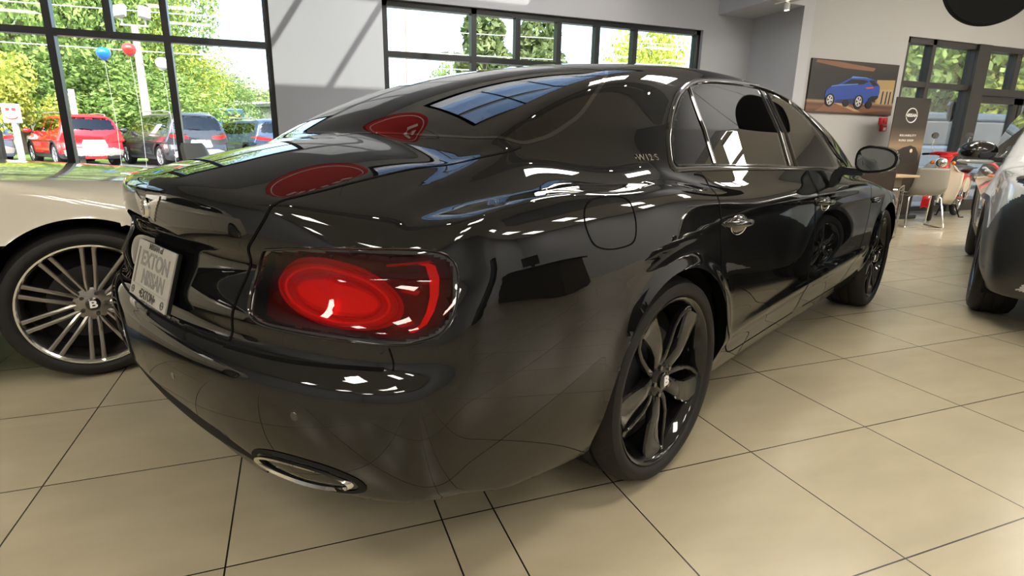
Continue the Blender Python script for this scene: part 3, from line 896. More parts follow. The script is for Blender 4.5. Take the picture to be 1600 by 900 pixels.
def black_saloon():
    F = shape
    root = empty('saloon_car', (.71807, 2.33814, 0), PI/2-TH, 'glossy black luxury saloon seen from its rear right corner', 'car')
    sh = Shell(F, -.55, 3.3, .62, 220, 290, 100, 50)
    rear_c = lambda P: P[:, 0] < -.8
    sh.region('wheel_opening', 'side', A_ARCH, side_c, None, 'delete', .010)
    sh.region('wheel_opening', 'side', F_ARCH, side_c, None, 'delete', .010)
    up_c = lambda P: (P[:, 1] < -.45) & (P[:, 2] > .95)
    sh.region('door_window', 'side', g_front, up_c, M['dark_glass'])
    sh.region('door_window', 'side', g_rear, up_c, M['dark_glass'])
    sh.region('quarter_window', 'side', g_quarter, up_c, M['dark_glass'])
    sh.region('window_frame', 'side', dlo, up_c, M['gloss_black'])
    sh.region('rear_door', 'side', d_rear, side_c, M['black_paint'])
    sh.region('front_door', 'side', d_front, side_c, M['black_paint'])
    sh.region('fuel_door', 'side', fuel, side_c, M['black_paint'], 'single')
    sh.region('tail_lamp_opening', 'corner', lamp, lambda P: (P[:, 0] < -.85) & (P[:, 1] < -.4), None, 'delete')
    sh.region('lamp_bezel', 'corner', bezel, lambda P: (P[:, 0] < -.85) & (P[:, 1] < -.4), M['gloss_black'])
    sh.region('rear_window', 'top', rw, lambda P: P[:, 2] > 1.1, M['dark_glass'], 'join')
    sh.region('boot_lid', 'top', trunk_top, lambda P: P[:, 2] > .99, M['black_paint'], 'join')
    sh.region('boot_lid', 'rear', trunk_back, lambda P: (P[:, 0] < -1.0) & (P[:, 2] <= 1.0), M['black_paint'], 'join')
    ws = smooth_loop([(1.78, .12), (1.78, -.3), (1.80, -.50), (1.86, -.60), (2.05, -.68), (2.30, -.74), (2.50, -.72), (2.60, -.5), (2.65, -.25), (2.66, .12)], 160)
    sh.region('windscreen', 'top', ws, lambda P: P[:, 2] > .95, M['dark_glass'], 'join')
    diff = np.array([(.2, .470), (-.25, .464), (-.40, .446), (-.49, .405), (-.505, .37), (-.46, .345), (-.3, .322), (0, .305), (.2, .305)])
    sh.region('diffuser', 'rear', diff, lambda P: P[:, 0] < -1.0, M['matte_black'], 'join')
    parts = sh.finish(root, 'body_shell', M['black_paint'])

    # seams: dark shut lines following the panels
    def seam(pts, proj, name='panel_seam', w=.006, closed=False, both=True, m=None):
        return ribbon(F, cast(F, proj, pts), w, m or M['seam'], name, root, closed, both=both)
    seam(np.vstack([d_rear[6:225]]), 'side')
    seam(smooth_loop([(1.436, 1.026), (1.448, .96), (1.450, .86), (1.440, .70), (1.416, .55), (1.412, .42), (1.414, .31)], 80, False), 'side')
    seam(d_front[78:225], 'side')
    seam(fuel, 'side', 'fuel_door_seam', .004, True, both=False)
    tt = smooth_loop([(-.488, -.700), (-.545, -.694), (-.600, -.678), (-.691, -.631), (-.784, -.594), (-.927, -.577), (-1.021, -.569), (-1.098, -.557)], 70, False)
    p_top = cast(F, 'top', tt)
    tb = smooth_loop([(-.552, 1.004), (-.545, .978), (-.514, .934), (-.480, .893), (-.458, .822), (-.452, .75), (-.446, .684)], 60, False)
    p_back = cast(F, 'rear', tb)
    p_led = cast(F, 'rear', smooth_loop([(-.44, .676), (-.2, .673), (0, .672), (.2, .673), (.44, .676)], 60, False))
    corner = np.array(smooth_loop(np.vstack([p_top[-4:], p_back[:4]]), 24, False))
    ribbon(F, np.vstack([p_top[:-4], corner, p_back[4:]]), .007, M['seam'], 'boot_seam', root)
    ribbon(F, p_led, .007, M['seam'], 'boot_seam', root, both=False)
    led = smooth_loop([(-.44, .674), (-.614, .678), (-.73, .684), (-.80, .688), (-.852, .690)], 50, False)
    ribbon(F, cast(F, 'rear', led), .009, M['seam'], 'bumper_seam', root)
    ribbon(F, cast(F, 'rear', smooth_loop([(-.868, .688), (-.864, .71), (-.858, .735)], 12, False)), .003, M['seam'], 'bumper_seam', root)
    i0 = int(np.argmax(rw[:, 1] > .0)); seal = np.roll(rw, -i0, 0); seal = seal[seal[:, 1] < .01]
    j = int(np.argmax(np.linalg.norm(np.diff(seal, axis=0), axis=1))); seal = np.roll(seal, -(j+1), 0) if np.linalg.norm(seal[0]-seal[-1]) < .2 else seal
    ribbon(F, cast(F, 'top', seal), .012, M['gloss_black'], 'rear_window_seal', root, off=.0008)
    # arched black trims round the side glass
    half = [(-1, -.001), (-.7, .004), (0, .006), (.7, .004), (1, -.001)]
    ribbon(F, cast(F, 'side', dlo), .022, M['gloss_black'], 'window_surround', root, True, prof=half)
    inner = smooth_loop([(.155, 1.085), (.20, 1.19), (.30, 1.262), (.40, 1.325), (.50, 1.362), (.62, 1.383), (.85, 1.399), (1.2, 1.408), (1.43, 1.396), (1.62, 1.362), (1.76, 1.31), (1.90, 1.22), (2.03, 1.11), (2.13, 1.03), (1.6, 1.034), (1.0, 1.052), (.4, 1.069), (.2, 1.073)], 220)
    ribbon(F, cast(F, 'side', inner), .007, M['gloss_black'], 'window_surround', root, True, prof=[(-1, 0), (0, .004), (1, 0)])
    ribbon(F, cast(F, 'side', smooth_loop([(.487, 1.357), (.462, 1.28), (.440, 1.19), (.428, 1.076)], 40, False)), .020, M['gloss_black'], 'window_divider', root, prof=[(-1, 0), (-.4, .006), (.4, .006), (1, 0)])
    ribbon(F, cast(F, 'side', smooth_loop([(.484, 1.353), (.459, 1.28), (.437, 1.19), (.425, 1.080)], 40, False)), .006, M['chrome'], 'divider_bright_strip', root, off=.0075)
    ribbon(F, cast(F, 'side', smooth_loop([(1.255, 1.398), (1.245, 1.30), (1.215, 1.17), (1.185, 1.05)], 40, False)), .018, M['gloss_black'], 'door_pillar_trim', root, prof=half)
    ribbon(F, cast(F, 'side', smooth_loop([(1.335, 1.394), (1.325, 1.30), (1.30, 1.17), (1.275, 1.045)], 40, False)), .012, M['gloss_black'], 'door_pillar_trim', root, prof=half)
    # arch lips and dark wheel wells
    for cx, loop in ((-.02, A_ARCH), (3.065, F_ARCH)):
        lp = loop[1:-1]
        for sgn in (1, -1):
            P = cast(F, 'side', lp); N = ngrad(F, P); N /= np.linalg.norm(N, axis=1, keepdims=True)
            P2 = P+np.array([0, .045, 0])
            P2[:, [0, 2]] = np.array([cx, .362])+(P[:, [0, 2]]-np.array([cx, .362]))*1.012
            V = np.stack([P+N*.0005, P2], 1).reshape(-1, 3)*np.array([1, sgn, 1])
            MB().add(V.tolist(), [(2*i, 2*i+1, 2*i+3, 2*i+2) for i in range(len(lp)-1)]).build('arch_lip', M['black_paint'], root, smooth=True, recalc=False)
            mb = MB(); r = .43; n = 28
            for yy in (-.93, -.52):
                mb.v += [(cx+r*math.cos(a), yy*sgn, .362+r*math.sin(a)) for a in np.linspace(-.26, PI+.22, n)]
            mb.f += [(i, i+1, n+i+1, n+i) for i in range(n-1)]
            mb.f.append(tuple(range(n, 2*n)))
            mb.build('wheel_well', M['matte_black'], root, recalc=False)
    # tail lamps: dark red bowl, glowing oval rings, outer reflector, clear red lens
    lens_w = _c+(lamp-_c)*np.array([1.01, 1.02])
    for sgn in (1, -1):
        gu = np.linspace(lens_w[:, 0].min(), lens_w[:, 0].max(), 70); gz = np.linspace(lens_w[:, 1].min(), lens_w[:, 1].max(), 36)
        U, Z = np.meshgrid(gu, gz); G = np.stack([U.ravel(), Z.ravel()], 1)
        Pn = cast(F, 'corner', G)
        ng = ngrad(F, Pn); ng /= np.linalg.norm(ng, axis=1, keepdims=True)
        idx = np.arange(G.shape[0]).reshape(U.shape)
        q = np.stack([idx[:-1, :-1], idx[:-1, 1:], idx[1:, 1:], idx[1:, :-1]], -1).reshape(-1, 4)
        Cq = G[q].mean(1); keep = inside(Cq, _c+(lens_w-_c)*1.02)
        flip = np.array([1, sgn, 1])
        qq = q[keep]
        if sgn < 0: qq = qq[:, ::-1]
        lens = np_mesh('tail_lamp', (Pn+ng*.0015)*flip, qq, ng*flip, M['lamp_red_glass'], root, 'smoked red lens with glowing oval rings')
        np_mesh('lamp_bowl', (Pn-ng*.035)*flip, qq, ng*flip, M['lamp_dark'], lens)

        def cu(u, z, d):
            P = cast(F, 'corner', np.stack([u, z], 1)); g = ngrad(F, P); g /= np.linalg.norm(g, axis=1, keepdims=True)
            return (P-g*np.asarray(d)[..., None])*flip
        uc, zc = -.272, .826
        tt_ = np.linspace(0, 2*PI, 72, endpoint=False)
        for (a, b, r_, mt, dd) in ((.146, .054, .0035, 'lamp_red', .020), (.128, .046, .003, 'lamp_ring', .019), (.108, .037, .003, 'lamp_red', .019)):
            P = cu(uc+a*np.cos(tt_), zc+b*np.sin(tt_)-.06*a*np.cos(tt_), np.full(72, dd))
            MB().tube(P.tolist(), r_, 8, True).build('lamp_ring', M[mt], lens, smooth=True)
        # glowing oval plates, stepped
        for (a, b, mt, dd) in ((.158, .060, 'lamp_red', .030), (.100, .026, 'lamp_ring', .024)):
            rings = []
            for f_ in (1, .66, .33, .02):
                rings.append(cu(uc+a*f_*np.cos(tt_), zc+b*f_*np.sin(tt_)-.06*a*f_*np.cos(tt_), np.full(72, dd)).tolist())
            MB().loft(rings, caps=False).build('lamp_plate', M[mt], lens, smooth=True)
        # curved reflector at the outer end + thin upper strip
        u = np.array([-.062, -.044, -.036, -.036, -.044, -.058, -.085]); z = np.array([.900, .893, .87, .84, .81, .785, .768])
        P = cu(u, z, np.full(7, .012)); P2 = cu(u-.022*np.array([1.5, 1, 1, .9, .8, .7, .6]), z*.97+.024, np.full(7, .018))
        MB().loft([P.tolist(), P2.tolist()], closed=False).build('side_reflector', M['lamp_ring'], lens, smooth=True)
        u = np.linspace(-.15, -.05, 12); P = cu(u, np.linspace(.890, .903, 12), np.full(12, .012))
        MB().tube(P.tolist(), .003, 6).build('light_strip', M['lamp_red'], lens, smooth=True)
        # thin bright inner rim of the bezel
        ribbon(F, cast(F, 'corner', bezel), .006, M['gloss_black'], 'lamp_seal', root, True, prof=half, both=True) if sgn > 0 else None
    # exhausts
    ex = [(-.510, .398), (-.55, .432), (-.634, .450), (-.74, .449), (-.798, .428), (-.79, .400), (-.72, .378), (-.62, .362), (-.54, .370)]
    exl = smooth_loop(ex, 64); ec = exl.mean(0)
    for sgn in (1, -1):
        flip = np.array([1, sgn, 1])
        bz = cast(F, 'rear', ec+(exl-ec)*np.array([1.12, 1.32])); cz = cast(F, 'rear', ec+(exl-ec)*.05)
        g = ngrad(F, bz); g /= np.linalg.norm(g, axis=1, keepdims=True)
        b1 = (bz+g*.0015)*flip
        bi = cast(F, 'rear', exl); gi = ngrad(F, bi); gi /= np.linalg.norm(gi, axis=1, keepdims=True)
        MB().loft([b1.tolist(), ((bi+gi*.002)*flip).tolist(), ((bi+np.array([.16, .03, 0]))*flip).tolist()], caps=False).build('exhaust_recess', M['matte_black'], root)
        bo = cast(F, 'rear', ec+(exl-ec)*.93)
        r0 = (bo+np.array([-.006, 0, 0]))*flip
        r1 = (bo+np.array([-.014, 0, 0])); r1[:, [1, 2]] = ec+(r1[:, [1, 2]]-ec)*.985; r1 = r1*flip
        r2 = bo+np.array([-.010, 0, 0]); r2[:, [1, 2]] = ec+(r2[:, [1, 2]]-ec)*np.array([.90, .80]); r2 = r2*flip
        r3 = r2+np.array([.14, 0, 0])
        r4 = (bo+np.array([.05, 0, 0]))*flip
        t = MB().loft([r4.tolist(), r0.tolist(), r1.tolist(), r2.tolist(), (r2+np.array([.004, 0, 0])).tolist()], caps=False).build('exhaust_tip', M['chrome'], root, smooth=True)
        MB().loft([(r2+np.array([.004, 0, 0])).tolist(), r3.tolist(), (ec_far := np.array([r3.mean(0)]*len(r3))).tolist()], caps=False).build('exhaust_bore', M['matte_black'], t)
    # lower lip under the diffuser
    lp = smooth_loop([(-.50, .352), (-.40, .330), (-.25, .312), (0, .302), (.25, .312), (.40, .330), (.50, .352)], 50, False)
    ribbon(F, cast(F, 'rear', lp), .022, M['black_paint'], 'diffuser_lip', root, prof=[(-1, 0), (0, .010), (1, 0)], both=False)
    # parking sensors
    for yy, zz in ((-.23, .551), (-.70, .575)):
        for sgn in (1, -1):
            P = cast(F, 'rear', [(yy, zz)]); g = ngrad(F, P)[0]; g /= np.linalg.norm(g); p = (P[0]+g*.001)*np.array([1, sgn, 1]); g = g*np.array([1, sgn, 1])
            mb = MB().lathe([(.0001, .0), (.009, .0), (.011, -.002), (.012, -.004)], 'Z', 20)
            mb.xf(Matrix.Translation(Vector(p)) @ Vector(g).to_track_quat('Z', 'Y').to_matrix().to_4x4())
            mb.build('parking_sensor', M['gloss_black'], root, smooth=True)
    # door handles: pod with a grip
    for hx in (.46, 1.60):
        for sgn in (1, -1):
            P = cast(F, 'side', [(hx, .858)])[0]
            mb = MB().ball((P[0], P[1]*1.0+.004, P[2]), 1, 12, (.085, .022, .036))
            if sgn < 0: mb = flipY(mb)
            hd = mb.build('door_handle', M['gloss_black'], root, smooth=True)
            gp = []
            for t in np.linspace(-1, 1, 15):
                gp.append((hx+.112*t, P[1]-.030*(1-t**4)+.004, .862-.004*t))
            g = MB().tube([(a, b, c) for a, b, c in gp], [.009+.006*math.cos(t*PI/2) for t in np.linspace(-1, 1, 15)], 10)
            if sgn < 0: g = flipY(g)
            g.build('handle_grip', M['chrome'] if False else M['gloss_black'], hd, smooth=True)
            ring = MB().tube([(hx+.072*math.cos(a), P[1]-.004, .852+.034*math.sin(a)) for a in np.linspace(0, 2*PI, 32, endpoint=False)], .003, 6, True)
            if sgn < 0: ring = flipY(ring)
            ring.build('handle_rim', M['chrome'], hd, smooth=True)
    # mirrors
    for sgn in (1, -1):
        mx, my, mz = 2.06, -1.055, 1.075
        rings = []
        for dx, sy, szv, oy in ((.085, .02, .015, .02), (.07, .07, .05, .012), (.03, .095, .068, .004), (-.02, .105, .074, 0), (-.055, .101, .071, 0)):
            ring = []
            for k in range(28):
                a = 2*PI*k/28; c, s_ = math.cos(a), math.sin(a)
                c = math.copysign(abs(c)**.75, c); s_ = math.copysign(abs(s_)**.75, s_)
                ring.append((mx+dx, (my+oy+c*sy), mz+s_*szv*(1-.18*(-c))))
            rings.append(ring)
        mb = MB().loft(rings)
        if sgn < 0: mb = flipY(mb)
        mr = mb.build('door_mirror', M['black_paint'], root, smooth=True)
        gl = []
        for k in range(28):
            a = 2*PI*k/28; c, s_ = math.cos(a), math.sin(a)
            c = math.copysign(abs(c)**.75, c); s_ = math.copysign(abs(s_)**.75, s_)
            gl.append((mx-.0565-.012*(c+1)*.5, my+c*.088, mz+s_*.058*(1+.18*c)))
        mb = MB().add(gl, [tuple(range(28))])
        if sgn < 0: mb = flipY(mb)
        mb.build('mirror_glass', M['mirror'], mr)
        st = MB().loft([[(mx+.03, -.88, .985), (mx-.05, -.88, .985), (mx-.05, -.88, 1.03), (mx+.03, -.88, 1.03)], [(mx+.02, -1.0, .985), (mx-.04, -1.0, .985), (mx-.04, -1.0, 1.02), (mx+.02, -1.0, 1.02)]])
        if sgn < 0: st = flipY(st)
        st.build('mirror_stalk', M['black_paint'], mr, smooth=True)
    # side vent badge, boot emblem, engine badge
    for sgn in (1, -1):
        P = cast(F, 'side', [(2.70, .805)])[0]
        mb = MB().tube([(2.60, P[1]-.004, .815), (2.68, P[1]-.008, .82), (2.77, P[1]-.008, .812), (2.80, P[1]-.002, .80), (2.74, P[1]-.008, .79), (2.64, P[1]-.008, .795)], .006, 8, True)
        mb.box((2.63, P[1]-.005, .803), (2.78, P[1]-.001, .808))
        (mb if sgn > 0 else flipY(mb)).build('wing_vent', M['chrome'], root, smooth=True)
    Pb = cast(F, 'side', [(-.045, 1.094), (.055, 1.094), (.005, 1.112)])
    xd = Pb[1]-Pb[0]; g = ngrad(F, Pb[:1])[0]; zd = np.cross(g, xd)
    if zd[2] < 0: zd = -zd
    text_mesh('engine_badge', 'W12 S', .034, M['chrome'], root, face_mtx(Pb.mean(0)+g/np.linalg.norm(g)*.002, xd, zd), .0015, 1.25)
    ce = cast(F, 'rear', [(-.0001, .955)])[0]
    eb = MB().lathe([(.0001, .008), (.020, .008), (.024, .004), (.025, 0)], 'X', 28)
    eb.v = [(ce[0]-a-.001, b, c*1.15+.955) for a, b, c in eb.v]
    em = eb.build('boot_emblem', M['chrome'], root, smooth=True)
    MB().add([(ce[0]-.0098, .017*math.cos(a), .955+.0195*math.sin(a)) for a in np.linspace(0, 2*PI, 24, endpoint=False)], [tuple(range(24))]).build('emblem_disc', M['gloss_black'], em)
    text_mesh('emblem_letter', 'B', .032, M['chrome'], em, face_mtx((ce[0]-.0105, 0, .955), (0, -1, 0), (0, 0, 1)), .0008, 1.1, .0006)
    for sy in (1, -1):
        mb = MB()
        for k in range(7):
            L_ = .092-.009*k
            y0, z0 = .018, .968-.004*k
            y1, z1 = .018+L_, .968+.026-.010*k
            pz = cast(F, 'rear', [(-y0, z0), (-y1, z1), (-y1+.004, z1-.011), (-y0, z0-.007)])
            pz[:, 0] -= .0025
            ps = pz.copy(); ps[:, 0] += .003
            mb.loft([[(a, b*-sy, c) for a, b, c in ps], [(a, b*-sy, c) for a, b, c in pz]])
        mb.build('emblem_wing', M['satin_metal'], em)
    # number plate
    px = [cast(F, 'rear', [(-.01, .85)])[0][0], cast(F, 'rear', [(-.01, .69)])[0][0]]
    up = Vector((px[0]-px[1], 0, .155)).normalized()
    base = Vector((-1.254, -.030, .697)); xd = Vector((0, -1, 0)); nn = xd.cross(up).normalized()
    up = Vector((.045, 0, .145)).normalized(); nn = xd.cross(up).normalized()

    def pm(u, v, d): return base+xd*u+up*v+nn*d
    mb = MB().box((-.158, 0, 0), (.158, .160, .012), .004)
    mb.v = [tuple(pm(*v)) for v in mb.v]
    pl = mb.build('licence_plate', M['matte_black'], root, label=None) if False else mb.build('licence_plate', M['matte_black'], root)
    for (u0, v0, u1, v1) in ((-.158, 0, .158, .034), (-.158, .140, .158, .160), (-.158, .030, -.145, .142), (.145, .030, .158, .142)):
        mb = MB().box((u0, v0, .011), (u1, v1, .016), .0015); mb.v = [tuple(pm(*v)) for v in mb.v]
        mb.build('plate_frame', M['plate'], pl, smooth=False)
    mb = MB().box((-.142, .034, .011), (.142, .140, .0125)); mb.v = [tuple(pm(*v)) for v in mb.v]
    mb.build('plate_face', M['plate'], pl)
    text_mesh('plate_text', '\u2022EXTON\u2022', .034, M['letter_black'], pl, face_mtx(pm(0, .0165, .0165), xd, up), .0006, 1.0, .0008)
    text_mesh('plate_text', 'NISSAN of', .022, M['letter_black'], pl, face_mtx(pm(0, .150, .0165), xd, up), .0006, 1.15, .0006)
    text_mesh('plate_text', 'EXTON', .058, M['letter_grey'], pl, face_mtx(pm(-.0, .110, .0129), xd, up), .0005, 1.2, .0016)
    text_mesh('plate_text', 'NISSAN', .056, M['letter_grey'], pl, face_mtx(pm(.01, .060, .0129), xd, up), .0005, 1.0, .0016)
    for u in (-.128, .128):
        mb = MB().tube([pm(u+.010*math.cos(a), .0165+.010*math.sin(a), .0165) for a in np.linspace(0, 2*PI, 20, endpoint=False)], .0011, 6, True)
        mb.tube([pm(u-.013, .0165, .0168), pm(u+.013, .0165, .0168)], .0012, 6)
        mb.build('plate_logo', M['letter_black'], pl)
    # rear cushion, seats and wheel seen faintly through the tinted glass
    for (sx, sy) in ((.15, -.38), (.15, .38), (1.25, -.38), (1.25, .38)):
        mb = MB().box((sx, sy-.25, .35), (sx+.50, sy+.25, .52), .05)
        mb.v += []
        b = MB().box((-.07, -.24, 0), (.07, .24, .55), .05).xf(Matrix.Translation((sx+.02, sy, .50)) @ Matrix.Rotation(-.28, 4, 'Y')); mb.add(b.v, b.f)
        b = MB().box((-.04, -.13, 0), (.04, .13, .17), .035).xf(Matrix.Translation((sx-.13, sy, 1.06)) @ Matrix.Rotation(-.2, 4, 'Y')); mb.add(b.v, b.f)
        mb.build('seat', M['seat'], root)
    MB().box((2.2, -.7, .6), (2.45, .7, .93), .05).build('dashboard', M['matte_black'], root)
    for x in (0, 3.065):
        for s_ in (-1, 1):
            make_wheel(root, (x, s_*.82, .362), s_, 'five', .362, .297, .27, True, spin=.63 if x == 0 else .25)
    return root


M['mirror'] = mat('mirror', (.22, .23, .22), .01, metal=1)
M['seat'] = mat('seat_leather', (.03, .028, .026), .5)
saloon = black_saloon()
# ------------------------------------------------------------------ the cream coupe on the left (only its nose is in the picture)
def cream_coupe():
    def F(x, y, z):
        a = np.abs(y)
        return shape(x, y, z*1.04-.075*(a/.9)**2.4*sst((x-2.3)/.5)*sst((z-.7)/.3))
    q = math.radians(74.2)
    D = Vector((math.sin(q), math.cos(q))); Nn = Vector((D.y, -D.x))
    hub = Vector((-.941, 3.124)); o = hub-Nn*.955-D*3.065+Nn*.02
    root = empty('coupe_car', (o.x, o.y, 0), PI/2-q, 'cream white coupe with a twin-spoke silver wheel, left of the black saloon', 'car')
    sh = Shell(F, -.55, 3.3, .62, 120, 200, 50, 40)
    FA = arch_loop(3.065, .368, .402, .2); RA = arch_loop(-.02, .368, .402, .2)
    sh.region('wheel_opening', 'side', RA, side_c, None, 'delete', .014)
    sh.region('wheel_opening', 'side', FA, side_c, None, 'delete', .014)
    up_c = lambda P: (P[:, 1] < -.45) & (P[:, 2] > .95)
    d2 = dlo/np.array([1, 1.04])
    sh.region('side_window', 'side', d2, up_c, M['dark_glass'])
    sh.region('rear_window', 'top', rw, lambda P: P[:, 2] > 1.05, M['dark_glass'], 'join')
    ws = smooth_loop([(1.78, .12), (1.78, -.3), (1.80, -.50), (1.86, -.60), (2.05, -.68), (2.30, -.74), (2.50, -.72), (2.60, -.5), (2.65, -.25), (2.66, .12)], 160)
    sh.region('windscreen', 'top', ws, lambda P: P[:, 2] > .95, M['dark_glass'], 'join')
    dd = smooth_loop([(1.0, 1.08), (.98, .85), (1.0, .5), (1.08, .31), (2.2, .32), (2.42, .58), (2.54, .85), (2.40, 1.04)], 160)
    sh.region('door', 'side', dd, side_c, M['white_paint'])
    hl = smooth_loop([(3.60, .74), (3.66, .80), (3.72, .82), (3.78, .78), (3.77, .70), (3.70, .65), (3.62, .67)], 60)
    sh.region('headlamp', 'side', hl, lambda P: (P[:, 0] > 3.3) & (P[:, 1] < -.4), M['chrome'])
    sh.finish(root, 'body_shell', M['white_paint'])
    for sg in (1, -1):
        for nm, mb in (('door_seam', ribbon(F, cast(F, 'side', dd), .006, M['seam'], '', root, True, both=False, mb_only=True)),
                       ('bonnet_seam', ribbon(F, cast(F, 'top', smooth_loop([(2.72, -.70), (2.95, -.71), (3.3, -.67), (3.6, -.58), (3.8, -.45)], 60, False)), .006, M['seam'], '', root, both=False, mb_only=True))):
            (mb if sg > 0 else flipY(mb)).build(nm, M['seam'], root, smooth=True, recalc=False)
        for cx, loop in ((-.02, RA), (3.065, FA)):
            lp = loop[1:-1]; P = cast(F, 'side', lp); P2 = P+np.array([0, .05, 0]); fl = np.array([1, sg, 1])
            MB().add((np.stack([P, P2], 1).reshape(-1, 3)*fl).tolist(), [(2*i, 2*i+1, 2*i+3, 2*i+2) for i in range(len(lp)-1)]).build('arch_lip', M['white_paint'], root, smooth=True, recalc=False)
            mb = MB(); r = .43; n = 28
            for yy in (-.93, -.52):
                mb.v += [(cx+r*math.cos(a), yy*sg, .365+r*math.sin(a)) for a in np.linspace(-.26, PI+.22, n)]
            mb.f += [(i, i+1, n+i+1, n+i) for i in range(n-1)]; mb.f.append(tuple(range(n, 2*n)))
            mb.build('wheel_well', M['matte_black'], root, recalc=False)
    for x in (0, 3.065):
        for s_ in (-1, 1):
            make_wheel(root, (x, s_*.82, .358), s_, 'twin', .358, .290, .27, True, mats=M['wheel_grey'], spin=.06)
    return root


# ------------------------------------------------------------------ tall crossover bodies
def suv_shape(wb=2.70, hw=.92, fo=.90, ro=.92, belt=1.06, roof=1.70, hood=1.08, nose=.92, lean=.42, ws0=.62, ws1=.05, rr=.36):
    """ws0: roof front edge behind the front axle ... ws1: windscreen base behind the front axle"""
    xb, xn = wb-ws1, wb-ws0
    Rf = spl([-ro-.1, -ro+.25, .1, .9, xn-.75, xn-.2, xn, (xn+xb)/2, xb, xb+.3], [roof-.30, roof-.07, roof-.01, roof, roof-.015, roof-.07, roof-.13, (roof-.13+hood+.02)/2, hood+.02, hood-.22])
    Hd = spl([-ro, 0, xb-.3, xb, (xb+wb+fo)/2, wb+fo-.15, wb+fo+.1], [belt+.02, belt+.02, belt+.02, hood, hood-.03, nose+.03, nose-.12])
    Wx = spl([-ro, -ro+.3, 0, wb/2, wb, wb+fo-.3, wb+fo], [hw-.09, hw-.03, hw, hw-.03, hw, hw-.05, hw-.14])
    Wz = spl([.22, .32, .45, .62, .8, .92, 1.02, 1.15], [-.06, -.025, -.005, 0, -.008, -.02, -.045, -.11])
    Rz = spl([.2, .32, .45, .60, .72, .9, 1.05, 1.2], [.12, .05, .01, 0, .035, .05, .07, .12])
    Fz = spl([.2, .32, .45, .60, .75, .9, 1.0, 1.15], [.12, .05, .01, 0, .01, .04, .09, .20])
    Pl = spl([0, .3, .55, .75, .95], [0, .015, .06, .14, .27])

    def F(x, y, z):
        a = np.sqrt(y*y+1e-6)
        arch = 0
        for cx in (0., wb):
            r = np.hypot(x-cx, z-rr); arch = arch+.02*np.exp(-((r-rr*1.15)/.06)**2)*sst((z-.25)/.2)
        fb = smax(a-(Wx(x)+Wz(z)+arch), z-(Hd(x)-.07*(a/.9)**3), .08)
        fb = smax(fb, (-ro+Rz(z)+Pl(a)*.7)-x, .10)
        fb = smax(fb, x-(wb+fo-Fz(z)-Pl(a)*1.25), .12)
        fb = smax(fb, .24-z, .04)
        fc = smax(a-(hw-.045-.36*(z-belt)-.25*np.maximum(z-1.4, 0)), z-(Rf(x)-.05*(a/.6)**2.4), .12)
        fc = smax(fc, (-ro+.07+lean*np.maximum(z-belt, 0)**1.25+Pl(a)*.5)-x, .08)
        fc = smax(fc, .8-z, .02)
        return smin(fb, fc, .05)
    F.p = dict(wb=wb, hw=hw, fo=fo, ro=ro, belt=belt, roof=roof, hood=hood, lean=lean, xb=xb, xn=xn, rr=rr)
    return F


